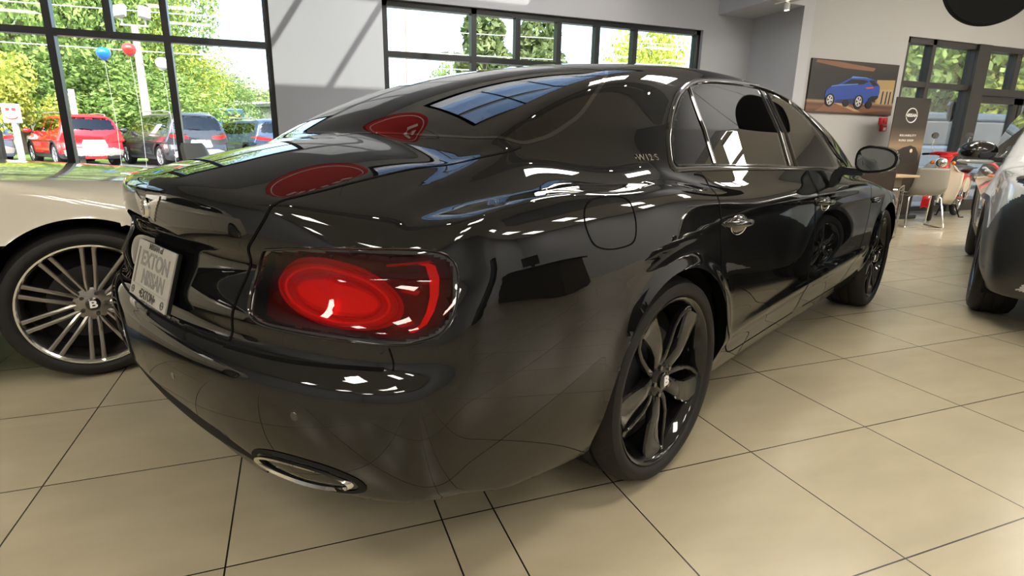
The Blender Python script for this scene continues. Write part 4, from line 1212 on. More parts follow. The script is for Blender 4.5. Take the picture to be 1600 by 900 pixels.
def suv_car(name, loc, rz, F, paint, label, fine=1., clad=True, lamp_m='lamp_red', wheel='plain', wm=None, front=False, rails=True, plate=True):
    p = F.p; wb, hw, ro, fo, belt, roof, rr = (p[k] for k in ('wb', 'hw', 'ro', 'fo', 'belt', 'roof', 'rr'))
    root = empty(name, loc, rz, label, 'car')
    sh = Shell(F, .0, wb-.1, .75, int(90*fine), int(110*fine), int(46*fine), int(40*fine))
    tol = .014/fine if fine < 2 else .010
    AR = rr*1.12
    arches = [arch_loop(c, rr, AR, .2) for c in (0, wb)]
    for a in arches: sh.region('wheel_opening', 'side', a, side_c, None, 'delete', tol)
    rt = roof-.15
    upc = lambda P: (P[:, 1] < -.35) & (P[:, 2] > belt-.04)
    xr = -ro+.30+p['lean']*.3
    w1 = smooth_loop([(xr-.02, belt+.17), (xr+.12, rt-.03), (.35, rt+.02), (.62, rt+.02), (.62, belt+.05), (.30, belt+.06), (xr+.1, belt+.13)], 80)
    w1 = np.array([(xr+.02, belt+.20), (xr+.16, rt-.02), (.28, rt), (.28, belt+.07), (xr+.2, belt+.12)])
    w2 = np.array([(.34, belt+.06), (.34, rt), (1.05, rt+.02), (1.07, belt+.04)])
    w3 = np.array([(1.15, belt+.04), (1.13, rt+.02), (p['xn']-.12, rt), (p['xn']+.12, rt-.13), (p['xb']-.28, belt+.05)])
    for w in (w1, w2, w3): sh.region('side_window', 'side', w, upc, M['car_glass'], 'pair', tol)
    rg = np.array([(.1, belt+.10), (-hw+.22, belt+.12), (-hw+.30, roof-.20), (-hw+.42, roof-.15), (.1, roof-.13)])
    sh.region('rear_window', 'rear', rg, lambda P: (P[:, 0] < -ro+.75) & (P[:, 2] > belt), M['car_glass'], 'join', tol)
    ws = np.array([(p['xn']+.03, .2), (p['xn']+.03, -.52), (p['xb']-.1, -hw+.16), (p['xb']+.0, -hw+.22), (p['xb']+.02, .2)])
    sh.region('windscreen', 'top', ws, lambda P: P[:, 2] > belt, M['car_glass'], 'join', tol)
    tl = np.array([(.38, belt-.17), (-.52, belt-.15)]) if False else smooth_loop([(-.40, belt-.15), (-.60, belt-.16), (-.84, belt-.13), (-.92, belt-.06), (-.86, belt-.02), (-.6, belt-.05), (-.40, belt-.07)], 50)
    sh.region('tail_lamp', 'rear', tl, lambda P: P[:, 0] < -ro+.55, M[lamp_m], 'pair', tol)
    if front:
        fc_ = lambda P: (P[:, 0] > wb+.05) & (P[:, 1] < .001)
        hlp = smooth_loop([(2.20, .885), (1.95, .90), (1.78, .935), (1.66, .985), (1.72, 1.0), (1.95, .985), (2.20, .95)], 60)
        sh.region('headlamp', 'fcorner', hlp, fc_, M['gloss_black'], 'pair', tol)
        gr = np.array([(2.7, .97), (2.05, .93), (1.84, .90), (1.70, .80), (1.56, .66), (1.50, .56), (1.48, .33), (2.7, .33)])
        sh.region('front_fascia', 'fcorner', gr, fc_, M['clad'], 'join', tol)
        sk = np.array([(2.7, .335), (1.98, .33), (1.86, .28), (1.80, .2), (2.7, .2)])
        sk = sk+np.array([0, .0])
        sh.regions.insert(len(sh.regions)-1, ('skid_plate', 'fcorner', np.array([(2.7, .46), (2.15, .46), (1.98, .40), (1.88, .30), (2.7, .30)]), fc_, M['white_suv_paint'], 'join'))
    else:
        lp = np.array([(.1, belt-.20), (-.30, belt-.20), (-.36, belt-.40), (-.30, belt-.43), (.1, belt-.43)])
        sh.region('plate_panel', 'rear', lp, lambda P: P[:, 0] < -ro+.4, M['white'] if plate else paint, 'join', tol)
        bp = smooth_loop([(.1, .60), (-.55, .60), (-.80, .56), (-.80, .40), (-.5, .33), (.1, .33)], 60)
        sh.region('bumper_insert', 'rear', np.array([(.1, .60), (-.55, .60), (-.84, .52), (-.80, .36), (.1, .33)]), lambda P: P[:, 0] < -ro+.3, M['silver_trim'], 'join', tol)
    if clad:
        for c in (0, wb):
            sh.region('cladding', 'side', arch_loop(c, rr, AR+.075, .2), lambda P: (P[:, 1] < -.5), M['clad'], 'pair', tol)
        sh.region('cladding', 'side', np.array([(-ro-.1, .1), (-ro-.1, .40), (wb+fo, .40), (wb+fo, .1)]), lambda P: P[:, 1] < -.3, M['clad'], 'pair', tol)
    for (a, b) in ((.32, 1.10), (1.10, p['xb']-.02)):
        dp = smooth_loop([(a+(.16 if a < .5 else 0), belt+.02), (a+.02, .75), (a+(.2 if a < .5 else .02), .43), (b-.02, .43), (b, .8), (b, belt+.02)], 120)
        sh.region('door', 'side', dp, side_c, paint, 'pair', tol)
    sh.finish(root, 'body_shell', paint)
    for sg in (1, -1):
        fl = np.array([1, sg, 1])
        for a, cx in zip(arches, (0, wb)):
            lp = a[1:-1]; P = cast(F, 'side', lp); P2 = P+np.array([0, .06, 0])
            MB().add((np.stack([P, P2], 1).reshape(-1, 3)*fl).tolist(), [(2*i, 2*i+1, 2*i+3, 2*i+2) for i in range(len(lp)-1)]).build('arch_lip', M['clad'] if clad else paint, root, smooth=True, recalc=False)
            mb = MB(); r = AR+.04; n = 22
            for yy in (-hw+.05, -.45):
                mb.v += [(cx+r*math.cos(t), yy*sg, rr+r*math.sin(t)) for t in np.linspace(-.35, PI+.35, n)]
            mb.f += [(i, i+1, n+i+1, n+i) for i in range(n-1)]; mb.f.append(tuple(range(n, 2*n)))
            mb.build('wheel_well', M['matte_black'], root, recalc=False)
        # mirror
        mb = MB().ball((p['xb']-.42, -hw-.11, belt+.07), 1, 10, (.075, .125, .085))
        mb.v = [(a, b, belt+.07+(c-belt-.07)*(.92)) for a, b, c in mb.v]
        (mb if sg > 0 else flipY(mb)).build('door_mirror', M['gloss_black'] if front else paint, root, smooth=True)
        mb = MB().box((p['xb']-.46, -hw-.06, belt-.01), (p['xb']-.40, -hw+.12, belt+.03), .008)
        (mb if sg > 0 else flipY(mb)).build('mirror_stalk', M['gloss_black'], root)
        if front:
            mb = MB().ball((p['xb']-.425, -hw-.11, belt-.005), 1, 10, (.070, .120, .022))
            (mb if sg > 0 else flipY(mb)).build('mirror_lower_shell', paint, root, smooth=True)
        if rails:
            mb = MB().tube([(-.35, -hw+.34, roof-.05), (-.30, -hw+.335, roof+.005), (.4, -hw+.32, roof+.045), (p['xn']-.4, -hw+.33, roof+.025), (p['xn']-.25, -hw+.34, roof-.03)], .016, 6)
            (mb if sg > 0 else flipY(mb)).build('roof_rail', M['silver_trim'], root, smooth=True)
        for hx in (.55, 1.38):
            P = cast(F, 'side', [(hx, belt-.10)])[0]
            mb = MB().tube([(hx-.09, P[1]+.01, belt-.10), (hx-.07, P[1]-.02, belt-.10), (hx+.07, P[1]-.02, belt-.10), (hx+.09, P[1]+.01, belt-.10)], .011, 6)
            (mb if sg > 0 else flipY(mb)).build('door_handle', paint, root, smooth=True)
    for x in (0, wb):
        for s_ in (-1, 1):
            make_wheel(root, (x, s_*(hw-.135), rr), s_, wheel, rr, rr*.72, .24, front, mats=wm or M['wheel_silver'])
    # wiper, spoiler
    if not front:
        MB().box((-ro+.2, -.5, roof-.115), (-ro+.46, .5, roof-.085), .012).build('spoiler', paint, root)
        MB().tube([(-ro+.055, 0, belt+.13), (-ro+.075, .15, belt+.145), (-ro+.10, .33, belt+.15)], .010, 5).build('wiper', M['matte_black'], root)
    return root


M['clad'] = mat('cladding_plastic', (.022, .023, .025), .38, coat=.25)
M['silver_trim'] = mat('silver_trim', (.42, .42, .41), .35, metal=.4)
coupe = cream_coupe()

# white crossover on the right, nose towards the camera
Fw = suv_shape(2.70, .92, .90, .92, 1.05, 1.68, 1.07, .95)
hdg = Vector((-.850, -.527)).normalized(); rt_ = Vector((hdg.y, -hdg.x))
o_ = Vector((4.59, 2.58))-rt_*.905-hdg*2.70
white_suv = suv_car('crossover_car', (o_.x, o_.y, 0), math.atan2(hdg.y, hdg.x), Fw, M['white_suv_paint'], 'white crossover with black lower cladding, nose towards the camera, at the right edge', 3.0, True, front=True, wheel='five', wm=M['wheel_black'])
M['car_red_lamp'] = M['lamp_red']
# cars on the lot, tails towards the glass
for (nm, px, dep, al, sp_, pm_, lb, kw) in (
    ('crossover_car', 163, 18.6, -31, dict(wb=2.64, hw=.91, fo=.86, ro=.92, belt=1.05, roof=1.66, hood=1.04), 'red_paint', 'bright red crossover parked outside, tail towards the window', {}),
    ('crossover_car', 326, 18.9, -31, dict(wb=2.96, hw=.97, fo=.88, ro=.98, belt=1.10, roof=1.77, hood=1.12, lean=.30), 'charcoal_paint', 'dark charcoal sport utility car parked between the red and the blue ones', {}),
    ('crossover_car', 449, 21.0, -28, dict(wb=2.80, hw=.94, fo=.90, ro=.95, belt=1.06, roof=1.66, hood=1.06, lean=.34), 'blue_paint', 'dark blue crossover with roof rails parked outside beside the white pier', {}),
    ('crossover_car', -8, 18.6, -34, dict(wb=2.70, hw=.90, fo=.90, ro=1.02, belt=.98, roof=1.47, hood=.98, lean=.8, ws0=.75), 'teal_paint', 'blue-grey hatchback parked outside, leftmost and cut by the frame', dict(rails=False, clad=False)),
):
    u = (px-800)/886.7
    ang = math.atan(u)+.364147
    rad = dep/math.cos(math.atan(u))*1.02
    a = math.radians(al); hd = Vector((math.sin(a), math.cos(a)))
    Fs = suv_shape(**sp_); tail = Vector((math.sin(ang), math.cos(ang)))*rad
    o = tail+hd*Fs.p['ro']
    suv_car(nm, (o.x, o.y, GZ), math.atan2(hd.y, hd.x), Fs, M[pm_], lb, .8, **{'clad': True, **kw})
# ------------------------------------------------------------------ things inside the showroom
M['gold_wood'] = mat('light_wood', (.50, .36, .21), .45, noise=(9, .15))
M['weathered'] = mat('weathered_board', (.21, .18, .15), .7, noise=(5, .35))
M['dark_wood'] = mat('dark_wood', (.05, .035, .025), .6, noise=(5, .3))
M['seat_grey'] = mat('seat_shell', (.29, .275, .24), .55)
M['alarm_red'] = mat('alarm_red', (.55, .02, .02), .35)
M['disc_red'] = mat('disc_red', (.45, .012, .012), .6)
M['banner'] = None


def grad_mat(name, stops, axis='Z', rough=.5):
    """printed image: bands of ink across the sheet, generated coordinates"""
    m = bpy.data.materials.new(name); m.use_nodes = True; nt = m.node_tree; b = nt.nodes['Principled BSDF']
    b.inputs['Roughness'].default_value = rough
    tc = nt.nodes.new('ShaderNodeTexCoord'); sp = nt.nodes.new('ShaderNodeSeparateXYZ'); cr = nt.nodes.new('ShaderNodeValToRGB')
    nt.links.new(tc.outputs['Generated'], sp.inputs[0]); nt.links.new(sp.outputs[axis], cr.inputs[0]); nt.links.new(cr.outputs[0], b.inputs['Base Color'])
    e = cr.color_ramp.elements
    e[0].position, e[0].color = stops[0][0], (*stops[0][1], 1)
    e[1].position, e[1].color = stops[-1][0], (*stops[-1][1], 1)
    for p_, c_ in stops[1:-1]:
        q = e.new(p_); q.color = (*c_, 1)
    return m


# --- framed car picture on the poster wall
PX0, PX1, PZ0, PZ1 = 7.33, 9.17, 1.615, 2.385
pt = empty('wall_poster_print', (PX0, YP-.03, PZ0), 0, 'wide dark print of a blue crossover car on the grey wall', 'poster')
PW, PH = PX1-PX0, PZ1-PZ0
MB().box((0, 0, 0), (PW, .03, PH)).build('board', grad_mat('print_night', [(0, (.05, .022, .012)), (.10, (.16, .075, .045)), (.17, (.10, .045, .03)), (.22, (.30, .20, .13)), (.26, (.012, .012, .010)), (.8, (.010, .011, .010)), (1, (.03, .018, .012))]), pt)


def flat(name, pts, m, d, par=pt):
    """pts in print fractions"""
    n = len(pts); y = -.0015*d
    vs = [(x*PW, y, z*PH) for x, z in pts]+[(x*PW, 0, z*PH) for x, z in pts]
    return MB().add(vs, [tuple(range(n))]+[(i, (i+1) % n, n+(i+1) % n, n+i) for i in range(n)]).build(name, m, par)


ink = {k: mat('ink_'+k, c, .5) for k, c in dict(blue=(.012, .055, .30), navy=(.008, .02, .10), sky=(.10, .22, .55), black=(.004, .004, .005), gold=(.36, .25, .10), tan=(.42, .30, .17), rust=(.20, .09, .05), silver=(.5, .5, .5), red=(.5, .07, .05)).items()}
flat('print_building', [(.78, .22), (.98, .22), (.98, .70), (.76, .68)], ink['gold'], 1)
flat('print_building', [(.80, .22), (.97, .22), (.97, .52), (.80, .50)], ink['tan'], 2)
for x in (.84, .89, .93): flat('print_door', [(x, .22), (x+.015, .22), (x+.02, .48), (x+.005, .46)], ink['black'], 3)
flat('print_beam', [(.04, .93), (.36, .86), (.70, .84), (.72, .90), (.30, .97), (.05, .98)], ink['rust'], 1)
flat('print_road', [(.10, .03), (.60, .02), (.95, .10), (.55, .17), (.2, .17)], ink['rust'], 2)
flat('print_road', [(.30, .20), (.55, .05), (.62, .05), (.38, .20)], ink['tan'], 3)
flat('print_car', [(.185, .33), (.19, .42), (.215, .47), (.26, .52), (.32, .55), (.37, .60), (.43, .67), (.47, .705), (.62, .715), (.70, .695), (.73, .67), (.78, .60), (.80, .56), (.81, .45), (.80, .36), (.74, .28), (.70, .22), (.52, .20), (.33, .21), (.27, .20), (.21, .22)], ink['blue'], 4)
flat('print_sill', [(.30, .20), (.52, .19), (.55, .23), (.52, .30), (.32, .26)], ink['navy'], 5)
flat('print_glass', [(.355, .545), (.42, .62), (.455, .66), (.60, .665), (.66, .64), (.60, .58), (.48, .555)], ink['black'], 5)
flat('print_glass', [(.66, .655), (.72, .67), (.78, .57), (.72, .56)], ink['black'], 5)
flat('print_roof', [(.45, .685), (.62, .70), (.68, .68), (.62, .715), (.47, .72)], ink['sky'], 6)
flat('print_shine', [(.24, .50), (.34, .53), (.54, .57), (.54, .585), (.34, .55), (.25, .52)], ink['sky'], 6)
flat('print_lamp', [(.63, .52), (.72, .545), (.73, .52), (.65, .495)], ink['red'], 6)
flat('print_bumper', [(.69, .24), (.78, .30), (.80, .34), (.80, .38), (.72, .36), (.68, .31)], ink['black'], 6)
for cx, cz, rx, rz_ in ((.245, .245, .052, .125), (.575, .235, .056, .14), (.43, .20, .035, .07), (.70, .195, .04, .08)):
    flat('print_tyre', [(cx+rx*math.cos(a), cz+rz_*math.sin(a)) for a in np.linspace(0, 2*PI, 24, endpoint=False)], ink['black'], 7)
for cx, cz, rx, rz_ in ((.243, .25, .034, .092), (.573, .245, .036, .10)):
    flat('print_rim', [(cx+rx*math.cos(a), cz+rz_*math.sin(a)) for a in np.linspace(0, 2*PI, 20, endpoint=False)], ink['silver'], 8)
    for k in range(5):
        a = 2*PI*k/5+.6
        flat('print_spoke_gap', [(cx+.008*math.cos(a), cz+.02*math.sin(a)), (cx+rx*.85*math.cos(a-.32), cz+rz_*.85*math.sin(a-.32)), (cx+rx*.85*math.cos(a+.32), cz+rz_*.85*math.sin(a+.32))], ink['black'], 9)

# --- fire alarm
al = empty('fire_alarm', (9.03, YP-.045, 1.47), 0, 'red fire alarm horn and pull box on the wall under the print', 'fire alarm')
MB().box((-.085, 0, 0), (.075, .045, .11), .008).build('horn_box', M['alarm_red'], al)
MB().box((-.03, -.012, .03), (.05, .002, .085), .004).build('horn_grille', M['letter_black'] if False else M['alarm_red'], al)
MB().box((-.03, 0, -.105), (.085, .045, -.005), .008).build('pull_box', M['alarm_red'], al)
MB().box((.0, -.004, -.09), (.055, .002, -.045)).build('pull_label', M['white'], al)

# --- standing banner with a brand ring
bn = empty('standing_banner', (9.02, 6.42, 0), -.02, 'tall dark brown banner with a white ring emblem, standing before the window', 'banner')
bmat = grad_mat('banner_print', [(0, (.020, .016, .012)), (.30, (.03, .024, .018)), (.47, (.028, .022, .016)), (.52, (.10, .07, .045)), (.60, (.30, .21, .13)), (.66, (.14, .10, .07)), (.76, (.035, .027, .020)), (1, (.018, .015, .012))])
MB().box((-.37, 0, .06), (.37, .012, 1.86)).build('sheet', bmat, bn)
MB().box((-.40, -.10, 0), (.40, .12, .06), .015).build('foot', M['grey_plastic'], bn)
MB().tube([(.0, .03, .03), (.0, .03, 1.84)], .012, 8).build('pole', M['grey_plastic'], bn)
MB().tube([(0+.115*math.cos(a), -.004, 1.60+.105*math.sin(a)) for a in np.linspace(.28, PI-.28, 24)], .007, 6).build('emblem_arc', M['letter_white'], bn)
MB().tube([(0+.115*math.cos(a), -.004, 1.60+.105*math.sin(a)) for a in np.linspace(PI+.28, 2*PI-.28, 24)], .007, 6).build('emblem_arc', M['letter_white'], bn)
text_mesh('emblem_word', 'NISSAN', .066, M['letter_white'], bn, face_mtx((0, -.004, 1.60), (1, 0, 0), (0, 0, 1)), .001, 1.15, .0012)
text_mesh('banner_word', 'RELIABILITY', .042, M['letter_white'], bn, face_mtx((0, -.003, 1.30), (1, 0, 0), (0, 0, 1)), .001, 1.25, .0006, 1.3)
text_mesh('banner_word', 'RUNS DEEP', .042, M['letter_white'], bn, face_mtx((-.02, -.003, 1.225), (1, 0, 0), (0, 0, 1)), .001, 1.2, .0006, 1.3)
flat2 = lambda nm, pts, m: MB().prism([(x, z) for x, z in pts], -.003, .0).build(nm, m, bn)
flat2('printed_car', [(-.26, .94), (-.22, 1.05), (-.05, 1.12), (.10, 1.15), (.22, 1.12), (.30, 1.03), (.30, .92), (.10, .88), (-.18, .89)], mat('banner_car', (.02, .017, .014), .5))
for x, z in ((-.17, 1.03), (.13, 1.07)):
    MB().disc(.030, -.0045, 'Y', 14, (x, 0, z), ).build('printed_headlamp', mat('banner_glow', (.75, .62, .45), .5), bn)

# --- round hanging signs, upright discs on thin cables
for (x, y, z, r_, az, mk, lb) in ((5.0, 3.14, 2.36, .318, .61, 'matte_black', 'round black disc sign hanging above the white crossover, cut by the top of the frame'), (-.10, 4.4, 2.84, .46, .05, 'disc_red', 'round red disc sign hanging high above the boot, seen mirrored in the paint')):
    d = empty('hanging_sign', (x, y, z), -az, lb, 'hanging sign')
    MB().lathe([(.0001, -.025), (r_-.012, -.025), (r_, -.015), (r_, .015), (r_-.012, .025), (.0001, .025)], 'Y', 72).build('disc', M[mk], d, smooth=True)
    for s_ in (-1, 1):
        MB().tube([(s_*r_*.6, 0, r_*.79), (s_*r_*.6, 0, ZC-z)], .003, 5).build('cable', M['satin_metal'], d)
    if mk == 'disc_red':
        MB().tube([(r_*.88*math.cos(a), -.027, r_*.88*math.sin(a)) for a in np.linspace(0, 2*PI, 72, endpoint=False)], .006, 5, True).build('white_ring', M['letter_white'], d)
        for k in range(6):
            a = .5+.42*k
            MB().box((-.03, -.030, -.055), (.03, -.025, .055)).xf(Matrix.Rotation(PI/2-a, 4, 'Y') @ Matrix.Translation((0, 0, r_*.62))).build('white_mark', M['letter_white'], d)

# --- track with spot lamps under the beam
trk = empty('track_light', (6.55, 5.2, ZS-.02), 0, 'white ceiling track with round spot lamps under the dropped beam', 'track light')
MB().box((-.018, -1.9, 0), (.018, 1.72, .02)).build('track', M['white'], trk)
M['spot_glow'] = mat('spot_glow', (1, .9, .8), .5, emit=(1, .88, .70), estr=60)
for y in (-1.4, .2, 1.5):
    MB().lathe([(.02, 0), (.035, -.01), (.038, -.10), (.03, -.10)], 'Z', 18, (0, y, -.02)).build('spot_can', M['white'], trk, smooth=True)
    MB().disc(.030, -.115, 'Z', 18, (0, y, 0)).build('bulb', M['spot_glow'], trk)
sp1 = empty('spot_lamp', (5.42, 5.0, ZC), 0, 'small white spot lamp hanging near the top of the picture, right of the beam', 'spot lamp')
MB().tube([(0, 0, 0), (0, 0, -1.50)], .006, 6).build('stem', M['white'], sp1)
MB().lathe([(.0001, -1.50), (.025, -1.51), (.045, -1.66), (.04, -1.66), (.0001, -1.56)], 'Z', 20).build('shade', M['white'], sp1, smooth=True)
MB().disc(.034, -1.655, 'Z', 16).build('bulb', M['spot_glow'], sp1)
# a line of spots on the cross beam (they twinkle in the paint)
t2 = empty('track_light', (1.0, 2.47, 3.88), 0, 'white track with spot lamps under the beam that crosses above the saloon', 'track light')
MB().box((-3.9, -.018, 0), (4.0, .018, .02)).build('track', M['white'], t2)
for x in (-3.2, -1.9, -.8, .4, 1.6, 2.8, 3.8):
    MB().lathe([(.02, 0), (.035, -.01), (.038, -.10), (.03, -.10)], 'Z', 14, (x, 0, -.0)).build('spot_can', M['white'], t2, smooth=True)
    MB().disc(.030, -.095, 'Z', 14, (x, 0, 0)).build('bulb', M['spot_glow'], t2)

# --- desk with a plank front
dk = empty('desk', (7.46, 5.78, 0), .03, 'wood-topped desk with grey weathered plank front, behind the saloon mirror', 'desk')
MB().box((-.70, -.45, .735), (.42, .45, .765), .006).build('worktop', M['gold_wood'], dk)
for k in range(4):
    MB().box((-.55, -.30, .155+.145*k), (.30, -.27, .29+.145*k), .004).build('plank', M['weathered'], dk)
MB().box((-.55, -.29, 0), (.30, .30, .15), .01).build('plinth', M['dark_wood'], dk)
MB().box((-.55, -.27, .15), (-.52, .30, .735)).build('side_panel', M['dark_wood'], dk)
MB().box((.27, -.27, .15), (.30, .30, .735)).build('side_panel', M['weathered'], dk)
bx = tag(MB().box((7.10, 5.60, .766), (7.62, 5.95, .86), .01).build('storage_box', M['weathered']), 'low grey weathered box lying on the desk top', 'box')


# --- chairs
def shell_chair(name, loc, rz, label, m):
    t = empty(name, loc, rz, label, 'chair')
    # seat shell: a swept sheet, front at +x
    prof = [(.24, .47), (.20, .475), (.10, .465), (-.02, .458), (-.12, .462), (-.18, .485), (-.215, .54), (-.235, .62), (-.25, .72), (-.262, .82), (-.268, .85)]
    prof = smooth_loop(prof, 26, False)
    V = []; n = 13
    for i, (x, z) in enumerate(prof):
        f = i/(len(prof)-1); w = .235-.03*max(0, f-.6)/.4-(.03 if i == 0 else 0)
        for k in range(n):
            s = -1+2*k/(n-1)
            bend = .05*abs(s)**2.5
            V.append((x+(bend*1.1 if f > .45 else 0), s*w, z+(bend*.7 if f <= .6 else 0)))
    fs = [(i*n+k, i*n+k+1, (i+1)*n+k+1, (i+1)*n+k) for i in range(len(prof)-1) for k in range(n-1)]
    s = MB().add(V, fs).build('seat_shell', m, t, smooth=True)
    so = s.modifiers.new('thick', 'SOLIDIFY'); so.thickness = .012
    for sy in (-1, 1):
        MB().tube(smooth_loop([(-.22, sy*.25, .012), (.24, sy*.25, .012), (.255, sy*.25, .03), (.17, sy*.22, .43), (.15, sy*.19, .447)], 30, False).tolist(), .009, 8).build('leg', M['chrome'], t, smooth=True)
        MB().tube([(-.22, sy*.25, .012), (-.235, sy*.25, .03), (-.12, sy*.21, .43), (-.10, sy*.18, .447)], .009, 8).build('leg', M['chrome'], t, smooth=True)
    MB().tube([(-.235, -.25, .012), (-.235, .25, .012)], .009, 8).build('crossbar', M['chrome'], t, smooth=True)
    MB().tube([(.15, -.2, .445), (.15, .2, .445)], .008, 8).build('seat_rail', M['chrome'], t, smooth=True)
    return t


shell_chair('shell_chair', (8.46, 5.66, 0), math.radians(60), 'taupe shell chair on thin chrome legs in front of the red scooter', M['seat_grey'])
ac = empty('arm_chair', (6.78, 5.12, 0), .5, 'chrome tube armchair frame showing between saloon mirror and taupe chair', 'chair')
for sy in (-1, 1):
    MB().tube(smooth_loop([(-.24, sy*.27, .64), (.20, sy*.27, .66), (.255, sy*.27, .62), (.26, sy*.27, .3), (.26, sy*.27, .03), (.24, sy*.27, .012), (-.26, sy*.27, .012)], 50, False).tolist(), .011, 8).build('arm_frame', M['chrome'], ac, smooth=True)
MB().box((-.24, -.24, .43), (.22, .24, .47), .018).build('seat', M['dark_wood'], ac)
MB().box((-.27, -.23, .50), (-.24, .23, .86), .012).build('backrest', M['dark_wood'], ac)
MB().tube([(-.26, -.27, .012), (-.26, .27, .012)], .011, 8).build('crossbar', M['chrome'], ac, smooth=True)
MB().tube([(-.24, -.27, .64), (-.25, 0, .62), (-.24, .27, .64)], .011, 8).build('back_bar', M['chrome'], ac, smooth=True)

M['chair_grey'] = mat('chair_back_grey', (.16, .17, .17), .45)


def office_chair(loc, rz, label, hh):
    t = empty('office_chair', loc, rz, label, 'chair')
    b = MB(); rings = []
    for z, w, y in ((.0, .19, 0), (.12, .225, -.02), (.28, .215, -.01), (.42, .18, .03), (.46, .14, .04)):
        rings.append([(sx*w, y+(.05*abs(sx)**2), hh-.46+z) for sx in np.linspace(-1, 1, 11)]+[(sx*w, y+.035+(.05*abs(sx)**2), hh-.46+z) for sx in np.linspace(1, -1, 11)])
    b.loft(rings).build('backrest', M['chair_grey'], t, smooth=True)
    MB().box((-.24, -.48, .42), (.24, .0, .49), .03).build('seat', M['chair_grey'], t)
    MB().tube([(0, .03, hh-.34), (0, .06, .5), (0, -.2, .43)], .02, 8).build('back_post', M['grey_plastic'], t, smooth=True)
    MB().tube([(0, -.24, .08), (0, -.24, .43)], .028, 10).build('gas_lift', M['grey_plastic'], t, smooth=True)
    for k in range(5):
        a = 2*PI*k/5
        MB().tube([(0, -.24, .10), (.27*math.cos(a), -.24+.27*math.sin(a), .065)], [.024, .016], 8).build('foot_spoke', M['grey_plastic'], t, smooth=True)
        MB().lathe([(.01, -.012), (.028, -.012), (.028, .012), (.01, .012)], 'Y', 12, (.27*math.cos(a), -.24+.27*math.sin(a), .029)).build('castor', M['matte_black'], t, smooth=True)
    return t


office_chair((-.80, 6.3, 0), 1.15, 'grey curved-back office chair standing beyond the boot, in front of the parked cars', 1.06)
office_chair((-2.48, 6.1, 0), -.4, 'dark grey office chair at the left edge, behind the cream coupe', 1.17)

# furniture off to the right, seen only as reflections in the saloon's flank
rd = empty('reception_desk', (8.4, -2.3, 0), -1.1, 'dark reception desk with a monitor, right of the camera', 'desk')
MB().box((-1.3, -.35, 0), (1.3, .35, 1.05), .02).build('front_panel', M['dark_wood'], rd)
MB().box((-1.38, -.42, 1.05), (1.38, .42, 1.10), .01).build('worktop', M['matte_black'], rd)
MB().box((-.3, -.06, 1.2), (.35, -.02, 1.6), .01).build('monitor', M['gloss_black'], rd)
MB().box((-.04, -.03, 1.1), (.04, .03, 1.25)).build('monitor_stand', M['gloss_black'], rd)
cbn = empty('cabinet', (6.6, -3.6, 0), -1.1, 'tall dark cabinet with a picture panel, right of the camera', 'cabinet')
MB().box((-.45, -.25, 0), (.45, .25, 1.9), .02).build('body', M['gloss_black'], cbn)
MB().box((-.38, -.262, .2), (.38, -.25, 1.8)).build('door', M['blue_paint'], cbn)
MB().tube([(.30, -.29, .9), (.30, -.29, 1.15)], .01, 8).build('handle', M['chrome'], cbn)

# --- scooter: red and cream step-through
sc_p = Vector((9.35, 6.07)); sc_q = Vector((10.57, 6.456)); hd_ = (sc_p-sc_q).normalized()
sco = empty('scooter', (sc_q.x, sc_q.y, 0), math.atan2(hd_.y, hd_.x), 'red and cream step-through scooter parked by the glass doors', 'scooter')
WB = 1.27


def swheel(x, steer=0):
    t = MB(); pts = [(.262*math.cos(a), 0, .262*math.sin(a)) for a in np.linspace(0, 2*PI, 40, endpoint=False)]
    t.tube(pts, .036, 10, True); w = t.build('wheel', M['tyre'], sco, smooth=True)
    w.location = (x, 0, .298); w.rotation_euler = (0, 0, steer)
    MB().tube([(.225*math.cos(a), 0, .225*math.sin(a)) for a in np.linspace(0, 2*PI, 40, endpoint=False)], .014, 8, True).build('rim', M['chrome'], w, smooth=True)
    sp = MB()
    for k in range(18):
        a = 2*PI*k/18; sp.tube([(.03*math.cos(a+.5), .02*(-1)**k, .03*math.sin(a+.5)), (.22*math.cos(a), 0, .22*math.sin(a))], .0022, 4)
    sp.build('spokes', M['chrome'], w)
    MB().lathe([(.0001, -.05), (.045, -.045), (.05, 0), (.045, .045), (.0001, .05)], 'Y', 16).build('hub', M['satin_metal'], w, smooth=True)
    return w


swheel(WB, .25); swheel(0)
for s_ in (-1, 1):
    MB().tube([(WB, s_*.065, .298), (WB-.07, s_*.065, .50), (WB-.10, s_*.06, .58)], .017, 8).build('fork_leg', M['cream'], sco, smooth=True)
    MB().tube([(0, s_*.11, .298), (-.02, s_*.13, .60)], [.018, .026], 10).build('shock', M['cub_red'] if s_ < 0 else M['chrome'], sco, smooth=True)
    MB().tube([(0, s_*.08, .298), (.36, s_*.07, .33)], .016, 6).build('swing_arm', M['cub_red'], sco)
# front fender, fork shroud, head
rg = []
for a in np.linspace(-.2, 2.2, 16):
    r = .315; cx_, cz_ = WB+r*math.cos(a), .298+r*math.sin(a); rg.append([(cx_-.0*k, .055*k, cz_-.03*abs(k)**2) for k in (-1, -.6, 0, .6, 1)])
MB().loft(rg, closed=False).build('front_fender', M['cub_red'], sco, smooth=True)
rings = []
for x, z, wx, wy in ((WB-.07, .48, .06, .085), (WB-.12, .62, .07, .10), (WB-.18, .78, .06, .075), (WB-.23, .90, .065, .07), (WB-.25, .99, .08, .10), (WB-.27, 1.03, .05, .09)):
    rings.append([(x+wx*math.cos(a), wy*math.sin(a), z) for a in np.linspace(0, 2*PI, 18, endpoint=False)])
MB().loft(rings).build('fork_cover', M['cub_red'], sco, smooth=True)
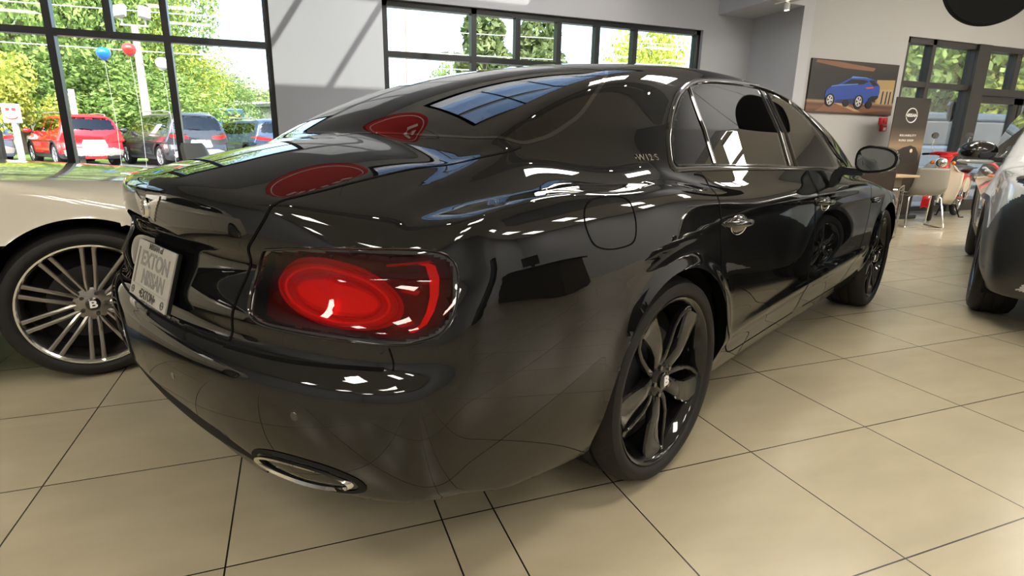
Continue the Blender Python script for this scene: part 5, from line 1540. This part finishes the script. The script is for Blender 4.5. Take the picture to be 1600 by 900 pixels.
# headlamp
hb = MB().lathe([(.0001, .075), (.05, .072), (.078, .05), (.082, .035), (.082, 0), (.05, -.07), (.0001, -.09)], 'X', 20, (WB-.10, 0, .90)).build('headlamp', M['chrome'], sco, smooth=True)
MB().disc(.074, .052, 'X', 20, (WB-.10+.004, 0, .90)).build('lens', M['letter_white'], hb)
# handlebar cover and grips
for s_ in (-1, 1):
    MB().tube([(WB-.25, 0, 1.02), (WB-.27, s_*.14, 1.04), (WB-.32, s_*.24, 1.03)], [.045, .032, .022], 10).build('handlebar', M['cub_red'], sco, smooth=True)
    MB().tube([(WB-.32, s_*.24, 1.03), (WB-.37, s_*.36, 1.02)], .017, 8).build('grip', M['matte_black'], sco, smooth=True)
    mr_ = MB().tube([(WB-.30, s_*.20, 1.04), (WB-.27, s_*.23, 1.14), (WB-.31, s_*.22, 1.27)], .006, 6).build('mirror_stem', M['chrome'], sco, smooth=True)
    MB().lathe([(.0001, -.008), (.045, -.006), (.05, .004), (.0001, .006)], 'X', 18, (WB-.31, s_*.22, 1.31)).build('mirror', M['chrome'], mr_, smooth=True)
    MB().ball((WB-.13, s_*.14, .90), .030, 8).build('indicator', mat('amber', (.7, .2, .02), .3), sco, smooth=True)
# leg shields, wide cream panels
for s_ in (-1, 1):
    rings = []
    for z, x, w in ((.26, WB-.34, .10), (.35, WB-.34, .16), (.55, WB-.37, .20), (.75, WB-.40, .19), (.86, WB-.40, .12), (.90, WB-.38, .06)):
        rings.append([(x+.05*(1-k)*(1-k), s_*(.045+w*k), z-(.10*k*k if z > .8 else 0)) for k in np.linspace(0, 1, 8)])
    o = MB().loft(rings, closed=False).build('leg_shield', M['cream'], sco, smooth=True)
    so = o.modifiers.new('thick', 'SOLIDIFY'); so.thickness = .012
# frame spine, body, side covers
MB().tube([(WB-.24, 0, .80), (WB-.42, 0, .62), (.46, 0, .50), (.30, 0, .55)], [.04, .045, .06, .08], 10).build('frame_spine', M['cub_red'], sco, smooth=True)
rings = []
for x, z0, z1, w in ((.46, .48, .70, .06), (.36, .42, .76, .12), (.18, .44, .76, .135), (-.05, .52, .74, .12), (-.25, .50, .68, .09), (-.38, .40, .56, .06)):
    rings.append([(x, w*math.cos(a), (z0+z1)/2+(z1-z0)/2*math.sin(a)) for a in np.linspace(0, 2*PI, 18, endpoint=False)])
MB().loft(rings).build('body_tub', M['cub_red'], sco, smooth=True)
for s_ in (-1, 1):
    MB().prism(smooth_loop([(.40, .46), (.36, .60), (.22, .66), (.10, .58), (.12, .47), (.26, .42)], 30).tolist(), s_*.125, s_*.15).build('side_cover', M['cream'], sco, smooth=False)
rings = []
for x, w, zt in ((.52, .06, .80), (.46, .10, .84), (.30, .13, .855), (.10, .135, .85), (-.08, .12, .84), (-.14, .08, .80)):
    rings.append([(x, w*math.cos(a), zt-.045+.045*math.sin(a)) for a in np.linspace(0, 2*PI, 16, endpoint=False)])
MB().loft(rings).build('seat', M['seat_grey'] if False else mat('seat_vinyl', (.07, .075, .08), .45), sco, smooth=True)
# rear fender, rack, lamp, exhaust, engine, stand
rg = []
for a in np.linspace(.7, 2.9, 14):
    r = .32; rg.append([(r*math.cos(a), .07*k, .298+r*math.sin(a)-.03*abs(k)**2) for k in (-1, -.5, 0, .5, 1)])
MB().loft(rg, closed=False).build('rear_fender', M['cub_red'], sco, smooth=True)
MB().tube([(-.10, -.10, .80), (-.38, -.10, .80), (-.38, .10, .80), (-.10, .10, .80)], .008, 6).build('rear_rack', M['chrome'], sco, smooth=True)
MB().ball((-.40, 0, .62), .05, 8, (.8, 1.2, 1)).build('tail_lamp', M['lamp_dark'], sco, smooth=True)
for s_ in (-1, 1): MB().ball((-.34, s_*.13, .68), .032, 8).build('rear_indicator', M['alarm_red'], sco, smooth=True)
MB().tube([(.60, -.10, .34), (.45, -.13, .24), (.20, -.15, .24), (-.22, -.15, .28), (-.38, -.15, .30)], [.016, .018, .038, .042, .036], 12).build('exhaust', M['chrome'], sco, smooth=True)
MB().box((.42, -.09, .22), (.62, .09, .40), .03).build('engine', M['satin_metal'], sco)
MB().lathe([(.0001, -.07), (.055, -.07), (.06, 0), (.055, .07), (.0001, .07)], 'X', 14, (.70, 0, .34)).build('cylinder_head', M['satin_metal'], sco, smooth=True)
MB().tube([(.48, -.20, .26), (.46, -.28, .25)], .012, 8).build('foot_peg', M['matte_black'], sco)
MB().tube([(.42, .09, .22), (.34, .16, .012), (.28, .20, .012)], .010, 6).build('stand', M['matte_black'], sco)
MB().tube([(.42, -.09, .22), (.34, -.16, .012), (.28, -.20, .012)], .010, 6).build('stand', M['matte_black'], sco)
# ------------------------------------------------------------------ beyond the glass
def leaf_mat(name, c0, c1):
    m = bpy.data.materials.new(name); m.use_nodes = True; nt = m.node_tree; b = nt.nodes['Principled BSDF']
    geo = nt.nodes.new('ShaderNodeNewGeometry'); cr = nt.nodes.new('ShaderNodeValToRGB')
    cr.color_ramp.elements[0].color = (*c0, 1); cr.color_ramp.elements[1].color = (*c1, 1)
    nt.links.new(geo.outputs['Random Per Island'], cr.inputs[0]); nt.links.new(cr.outputs[0], b.inputs['Base Color'])
    b.inputs['Roughness'].default_value = .7
    tl = nt.nodes.new('ShaderNodeBsdfTranslucent'); nt.links.new(cr.outputs[0], tl.inputs[0])
    mx = nt.nodes.new('ShaderNodeMixShader'); mx.inputs[0].default_value = .35
    out = nt.nodes['Material Output']
    nt.links.new(b.outputs[0], mx.inputs[1]); nt.links.new(tl.outputs[0], mx.inputs[2]); nt.links.new(mx.outputs[0], out.inputs[0])
    return m


M['leaf_green'] = leaf_mat('leaf_green', (.09, .17, .04), (.36, .50, .14))
M['leaf_yellow'] = leaf_mat('leaf_yellow', (.24, .34, .05), (.60, .62, .12))
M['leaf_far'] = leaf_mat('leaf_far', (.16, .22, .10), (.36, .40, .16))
M['leaf_pine'] = leaf_mat('leaf_pine', (.07, .12, .04), (.24, .30, .12))
M['bark'] = mat('bark', (.16, .12, .09), .9, noise=(8, .3), bump=(20, .6))
rs = np.random.RandomState(7)
_tree_cache = {}


def crown_mesh(kind, n, seed, size):
    r = np.random.RandomState(seed)
    if kind == 'pine':
        t = r.rand(n)**.7; h_ = 1-t; layer = (np.sin(h_*38)*.12+.9)
        rad = (.06+.50*t)*layer*np.sqrt(r.rand(n)*.75+.25); a = r.rand(n)*2*PI
        P = np.stack([rad*np.cos(a)*.62, rad*np.sin(a)*.62, h_*1.0], 1)
    else:
        k = 16; C = r.randn(k, 3)*np.array([.24, .24, .17])+np.array([0, 0, .62]); C[:, 2] = np.clip(C[:, 2], .32, .88)
        R_ = .14+.12*r.rand(k); w = r.randint(0, k, n); d = r.randn(n, 3); d /= np.linalg.norm(d, axis=1)[:, None]
        P = C[w]+d*(R_[w]*(r.rand(n)**.25))[:, None]; P[:, 2] = np.maximum(P[:, 2], .16)
    s = size*(.6+.8*r.rand(n)); a = r.randn(n, 3); a /= np.linalg.norm(a, axis=1)[:, None]
    b = np.cross(a, r.randn(n, 3)); b /= np.linalg.norm(b, axis=1)[:, None]
    V = np.stack([P-a*s[:, None], P+b*s[:, None]*.5, P+a*s[:, None], P-b*s[:, None]*.5], 1).reshape(-1, 3)
    me = bpy.data.meshes.new('foliage')
    me.vertices.add(n*4); me.vertices.foreach_set('co', V.astype(np.float32).ravel())
    me.loops.add(n*4); me.loops.foreach_set('vertex_index', np.arange(n*4, dtype=np.int32))
    me.polygons.add(n); me.polygons.foreach_set('loop_start', np.arange(0, n*4, 4, dtype=np.int32)); me.update(calc_edges=True)
    return me


def tree(x, y, hgt, wid, kind, mk, label, seed, n=5200, leaf=.026, group=None, name='leafy_tree'):
    t = empty(name, (x, y, GZ), seed*1.3, label, 'tree', group)
    key = (kind, mk, seed % 3, n)
    if key not in _tree_cache:
        me = crown_mesh(kind, n, seed % 3+11, leaf); me.materials.append(M[mk]); _tree_cache[key] = me
    c = bpy.data.objects.new('crown', _tree_cache[key]); COL.objects.link(c); c.parent = t; c.scale = (wid, wid, hgt)
    tr = MB().tube([(0, 0, -.05), (.02*hgt, 0, hgt*.3), (-.01*hgt, .01*hgt, hgt*.62)], [hgt*.022, hgt*.016, hgt*.006], 8)
    if kind != 'pine':
        for k in range(4):
            a = k*1.6+seed; tr.tube([(.015*hgt, 0, hgt*.28), (math.cos(a)*wid*.2, math.sin(a)*wid*.2, hgt*.6)], [hgt*.010, hgt*.003], 6)
    tr.build('trunk', M['bark'], t, smooth=True)
    return t


def ray_xy(px, dist):
    ang = math.atan((px-800)/886.7)+.364147
    return math.sin(ang)*dist, math.cos(ang)*dist


G1 = 'leafy trees beyond the parked cars'
k = 0
for px, dist, hgt, wid, mk, lb in (
    (-40, 39, 16, 12, 'leaf_green', None), (60, 37, 15.5, 11, 'leaf_green', None), (145, 39, 15, 11, 'leaf_green', None), (215, 41, 13.5, 10, 'leaf_green', None),
    (262, 43, 10.5, 9, 'leaf_yellow', None), (310, 47, 7.6, 8, 'leaf_yellow', None), (345, 52, 6.2, 8, 'leaf_green', None)):
    x, y = ray_xy(px, dist); k += 1
    side = ['at the left edge of the frame', 'behind the sign post', 'behind the red crossover', 'behind the balloons and light pole', 'just right of the light pole, yellowish', 'low and yellowish, left of the far shed', 'low and green, nearest to the far shed'][k-1]
    tree(x, y, hgt, wid, 'leafy', mk, 'leafy tree '+side, k, 16000, .0105, G1)
for q, (px, dist) in enumerate(((30, 36.5), (100, 35.5), (180, 37), (250, 39))):
    x, y = ray_xy(px, dist)
    tree(x, y, 5.0, 9, 'leafy', 'leaf_green', 'low bushy tree at the foot of the tree belt, '+['left of the sign post', 'between sign post and red crossover', 'above the red crossover', 'above the charcoal car'][q], 30+q, 9000, .016, 'bushes at the foot of the tree belt', 'bushy_tree')
x, y = ray_xy(12, 27); tree(x, y, 3.3, 3.0, 'leafy', 'leaf_yellow', 'bright yellow-green small tree left of the sign post', 51, 6000, .028, None)
for q, (px, dist, hgt) in enumerate(((365, 120, 10), (395, 125, 9), (425, 130, 8.5), (465, 130, 9))):
    x, y = ray_xy(px, dist); tree(x, y, hgt, 16, 'leafy', 'leaf_far', 'hazy distant tree above the far shed, number and place '+['leftmost', 'second from left', 'third from left', 'rightmost, behind the pier'][q] if False else 'hazy distant tree above the far shed, '+['leftmost of the row', 'second from the left', 'third from the left', 'hidden partly by the white pier'][q], 60+q, 5200, .026, 'distant trees above the shed')
# middle window: two tall conifers and a leafy pair
for px, dist, hgt, wid, kd, mk, lb in ((752, 42, 12.0, 11, 'pine', 'leaf_pine', 'tall conifer in the middle window, left one of the pair'), (832, 46, 12.6, 12, 'pine', 'leaf_pine', 'tall conifer in the middle window, right one of the pair'),
                                      (962, 50, 9.2, 5.5, 'leafy', 'leaf_yellow', 'young leafy tree in the middle window, left one right of the conifers'), (1012, 52, 9.6, 7, 'leafy', 'leaf_yellow', 'young leafy tree in the middle window, rightmost one'),
                                      (700, 60, 8.2, 6, 'leafy', 'leaf_green', 'small leafy tree just above the saloon rear window')):
    x, y = ray_xy(px, dist); k += 1; tree(x, y, hgt, wid, kd, mk, lb, k, 5200, .024, None, 'conifer' if kd == 'pine' else 'leafy_tree')
for q, (px, dist, hgt, wid) in enumerate(((1425, 40, 9, 9), (1470, 38, 9.5, 9), (1515, 42, 8.5, 9), (1570, 40, 8, 9))):
    x, y = ray_xy(px, dist); tree(x, y, hgt, wid, 'leafy', 'leaf_yellow' if q in (0, 3) else 'leaf_green', ['yellow-green tree behind the banner', 'green tree behind the mirror of the scooter', 'green tree behind the door post', 'yellow-green tree behind the glass door'][q], 70+q, 7000, .022, 'trees beyond the entrance')

# far shed with a ribbed pale wall
xs, ys = ray_xy(352, 62); xe, ye = ray_xy(520, 46)
shd = empty('warehouse', (xs, ys, GZ), math.atan2(ye-ys, xe-xs), 'long pale ribbed shed with a thin dark roof edge, far right in the left window', 'building')
Ls = math.hypot(xe-xs, ye-ys)
MB().box((0, 0, 0), (Ls, 9, 3.3)).build('wall', mat('pale_cladding', (.62, .62, .60), .6), shd)
for i in range(13):
    MB().box((Ls*i/13, -.06, 0), (Ls*i/13+.10, 0, 3.3)).build('rib', M['kerb'], shd)
MB().box((-.3, -.4, 3.3), (Ls+.3, 9.3, 3.55)).build('roof', mat('roof_edge', (.20, .24, .20), .6), shd)
xw, yw_ = ray_xy(366, 66)
tag(MB().box((xw-1, yw_, GZ), (xw+5, yw_+5, 4.3)).build('white_building', M['white']), 'small white building behind the far ribbed shed', 'building')
x, y = ray_xy(356, 48)
ct = empty('delivery_truck', (x, y, GZ), .4, 'blue box truck parked left of the far ribbed shed', 'truck')
M['truck_blue'] = mat('truck_blue', (.03, .17, .42), .4); M['truck_teal'] = mat('truck_teal', (.03, .10, .15), .4)
MB().box((0, 0, .5), (1.8, 2, 2.9), .08).build('cab', M['truck_teal'], ct)
MB().box((1.9, 0, .8), (6.4, 2.2, 2.1), .05).build('load_box', M['truck_blue'], ct)
MB().box((.2, -.02, 1.6), (1.6, 0, 2.5)).build('cab_window', M['gloss_black'], ct)
for xx in (.9, 5.2):
    MB().lathe([(.0001, -.12), (.45, -.12), (.5, -.06), (.5, .1), (.0001, .1)], 'Y', 20, (xx, .1, .5)).build('wheel', M['tyre'], ct, smooth=True)

# light pole with two flood lamps
M['pole_wood'] = mat('pole_wood', (.36, .31, .26), .8, noise=(4, .2)); M['pole_grey'] = mat('pole_grey', (.45, .46, .46), .5)


def flood_pole(px, dist, zt, label, r=.10, w=.55, lampz=None):
    x, y = ray_xy(px, dist)
    t = empty('flood_light_pole', (x, y, GZ), 0, label, 'light pole')
    MB().tube([(0, 0, 0), (0, 0, zt)], [r*1.2, r*.8], 12).build('pole', M['pole_wood'], t, smooth=True)
    MB().tube([(-w, 0, zt), (w, 0, zt)], .035, 8).build('crossarm', M['pole_grey'], t)
    for s_ in (-1, 1):
        f = MB().box((-.19, -.10, -.22), (.19, .06, .22), .03).xf(Matrix.Translation((s_*w*.85, -.05, zt+.42)) @ Matrix.Rotation(-.5, 4, 'X') @ Matrix.Rotation(s_*.35, 4, 'Z'))
        ff = f.build('flood_lamp', M['pole_grey'], t)
        MB().box((-.15, -.108, -.17), (.15, -.10, .17)).xf(Matrix.Translation((s_*w*.85, -.05, zt+.42)) @ Matrix.Rotation(-.5, 4, 'X') @ Matrix.Rotation(s_*.35, 4, 'Z')).build('lens', M['letter_white'], ff)
        MB().tube([(s_*w*.85, 0, zt), (s_*w*.85, -.03, zt+.25)], .03, 6).build('bracket', M['pole_grey'], t)
    return t


flood_pole(248, 25.5, 4.75, 'light pole with two flood lamps in the left window', .14, .42)
flood_pole(705, 27, 4.45, 'short light pole with two flood lamps above the saloon rear window', .08, .38)
x, y = ray_xy(644, 24)
up_ = empty('utility_pole', (x, y, GZ), 0, 'plain wooden utility pole at the left of the middle window', 'utility pole')
MB().tube([(0, 0, 0), (0, 0, 8.2)], [.17, .12], 12).build('pole', M['pole_wood'], up_, smooth=True)
MB().box((-.9, -.05, 7.6), (.9, .05, 7.72)).build('crossarm', M['pole_wood'], up_)
MB().box((-.12, -.2, 3.0), (.12, -.1, 3.5)).build('meter_box', M['pole_grey'], up_)
# overhead wires
M['wire'] = mat('wire', (.42, .44, .45), .6)
for i, (z0, z1, lb) in enumerate(((6.3, 7.5, 'topmost overhead wire across the lot'), (5.2, 6.2, 'second overhead wire across the lot'), (4.6, 5.2, 'third overhead wire across the lot'), (4.2, 4.5, 'lowest overhead wire across the lot'))):
    P = [(x_, 23.9+.1*i, z0+(z1-z0)*(x_+25)/60-.5*(1-((x_-4)/30)**2)+.0) for x_ in np.linspace(-25, 35, 30)]
    tag(MB().tube(P, .018, 5).build('overhead_wire', M['wire'], smooth=True), lb, 'wire', 'overhead wires')

# sign on a post, white stake sign
x, y = ray_xy(47, 22.5)
sg = empty('lot_sign', (x, y, GZ), -.2, 'small white sign with red marks on a wooden post, left of the red crossover', 'sign')
MB().box((-.07, -.05, 0), (.07, .05, 1.4), .01).build('post', M['kerb'], sg)
MB().box((-.24, -.08, 1.32), (.24, -.05, 1.85), .01).build('board', M['white'], sg)
MB().tube([(.15*math.cos(a), -.085, 1.50+.07*math.sin(a)) for a in np.linspace(PI, 2*PI, 14)], .018, 6).build('red_curve', M['alarm_red'], sg)
for s_ in (-1, 1): MB().box((-.05+s_*.08, -.09, 1.66), (.05+s_*.08, -.08, 1.74)).build('red_mark', M['alarm_red'], sg)
x, y = ray_xy(140, 26)
tag(MB().box((x-.09, y-.02, GZ), (x+.09, y+.02, 2.55), .01).build('marker_post', M['white']), 'narrow white marker post behind the red crossover roof', 'post')

# balloons tied above the parked cars
for px, py, col_, nm in ((197, 111, (.01, .16, .62), 'shiny blue'), (235.5, 103.5, (.75, .035, .02), 'red'), (281, 118, (.80, .78, .74), 'white')):
    dist = 14.6; x, y = ray_xy(px, dist)
    zc_ = 1.155+(205-py)/886.7*dist*.98*.97
    b = empty('balloon', (x, y, GZ), 0, nm+' balloon floating on a string outside the left window', 'balloon')
    prof = [(.0001, zc_-.14), (.012, zc_-.132), (.05, zc_-.115), (.105, zc_-.065), (.13, zc_), (.12, zc_+.06), (.075, zc_+.105), (.0001, zc_+.12)]
    MB().lathe(prof, 'Z', 24).build('envelope', mat('balloon_'+nm.split()[-1], col_, .12 if 'shiny' in nm else .3, coat=.8), b, smooth=True)
    MB().tube([(0, 0, zc_-.13), (.04, 0, zc_*.5), (0, 0, 0)], .002, 4).build('string', M['white'], b)

# pickup seen through the right window, flag, wall lamp
x, y = ray_xy(1478, 19.5)
pk = empty('pickup_truck', (x-2.2, y, GZ), -.15, 'blue-grey pickup with a covered bed, parked beyond the right window', 'truck')
M['slate'] = mat('slate_paint', (.11, .16, .22), .3, coat=.6)
MB().box((0, 0, .45), (5.2, 1.9, 1.15), .08).build('lower_body', M['slate'], pk)
MB().box((0, .03, 1.15), (5.2, 1.87, 1.75), .05).build('bed_cover', mat('bed_cover', (.09, .10, .11), .6), pk)
MB().box((-.02, .0, 1.75), (5.22, 1.9, 1.95), .05).build('cover_top', M['teal_paint'], pk)
for xx in (1.0, 4.2):
    MB().lathe([(.0001, -.12), (.30, -.12), (.38, -.06), (.38, .1), (.0001, .1)], 'Y', 24, (xx, .05, .38)).build('wheel', M['tyre'], pk, smooth=True)
x, y = ray_xy(1577, 17)
fl = empty('flag_pole', (x, y, GZ), -.3, 'small striped flag on a pole beyond the glass door', 'flag')
MB().tube([(-.36, 0, 0), (-.36, 0, 2.75)], .02, 8).build('pole', M['white'], fl)
for i in range(13):
    x0 = -.34+.0; w_ = .68/13
    o = MB().box((x0+w_*i, -.004, 1.85), (x0+w_*(i+1), .004, 2.70 if i > 4 else 2.28)).build('stripe', M['alarm_red'] if i % 2 == 0 else M['white'], fl)
MB().box((-.34, -.006, 2.28), (-.08, .006, 2.70)).build('canton', M['truck_blue'], fl)
wl_ = empty('wall_lantern', (11.16, YP+.32, 1.72), 0, 'black wall lantern outside, beside the door post', 'lantern')
MB().lathe([(.0001, .22), (.05, .19), (.09, .14), (.08, .13), (.06, -.08), (.03, -.12), (.0001, -.16)], 'Z', 16).build('cage', M['gloss_black'], wl_, smooth=True)
MB().lathe([(.0001, .10), (.062, .09), (.056, -.02), (.0001, -.04)], 'Z', 16, (0, 0, .0)).build('glass', mat('amber_glass', (.55, .45, .15), .2), wl_, smooth=True)
MB().box((-.03, -.14, -.02), (.03, .0, .03)).build('bracket', M['gloss_black'], wl_)
# blurred cars beyond the doors
x, y = ray_xy(1585, 27)
suv_car('crossover_car', (x, y, GZ), 2.9, suv_shape(), M['white_suv_paint'], 'pale crossover parked beyond the glass entrance doors', .6)
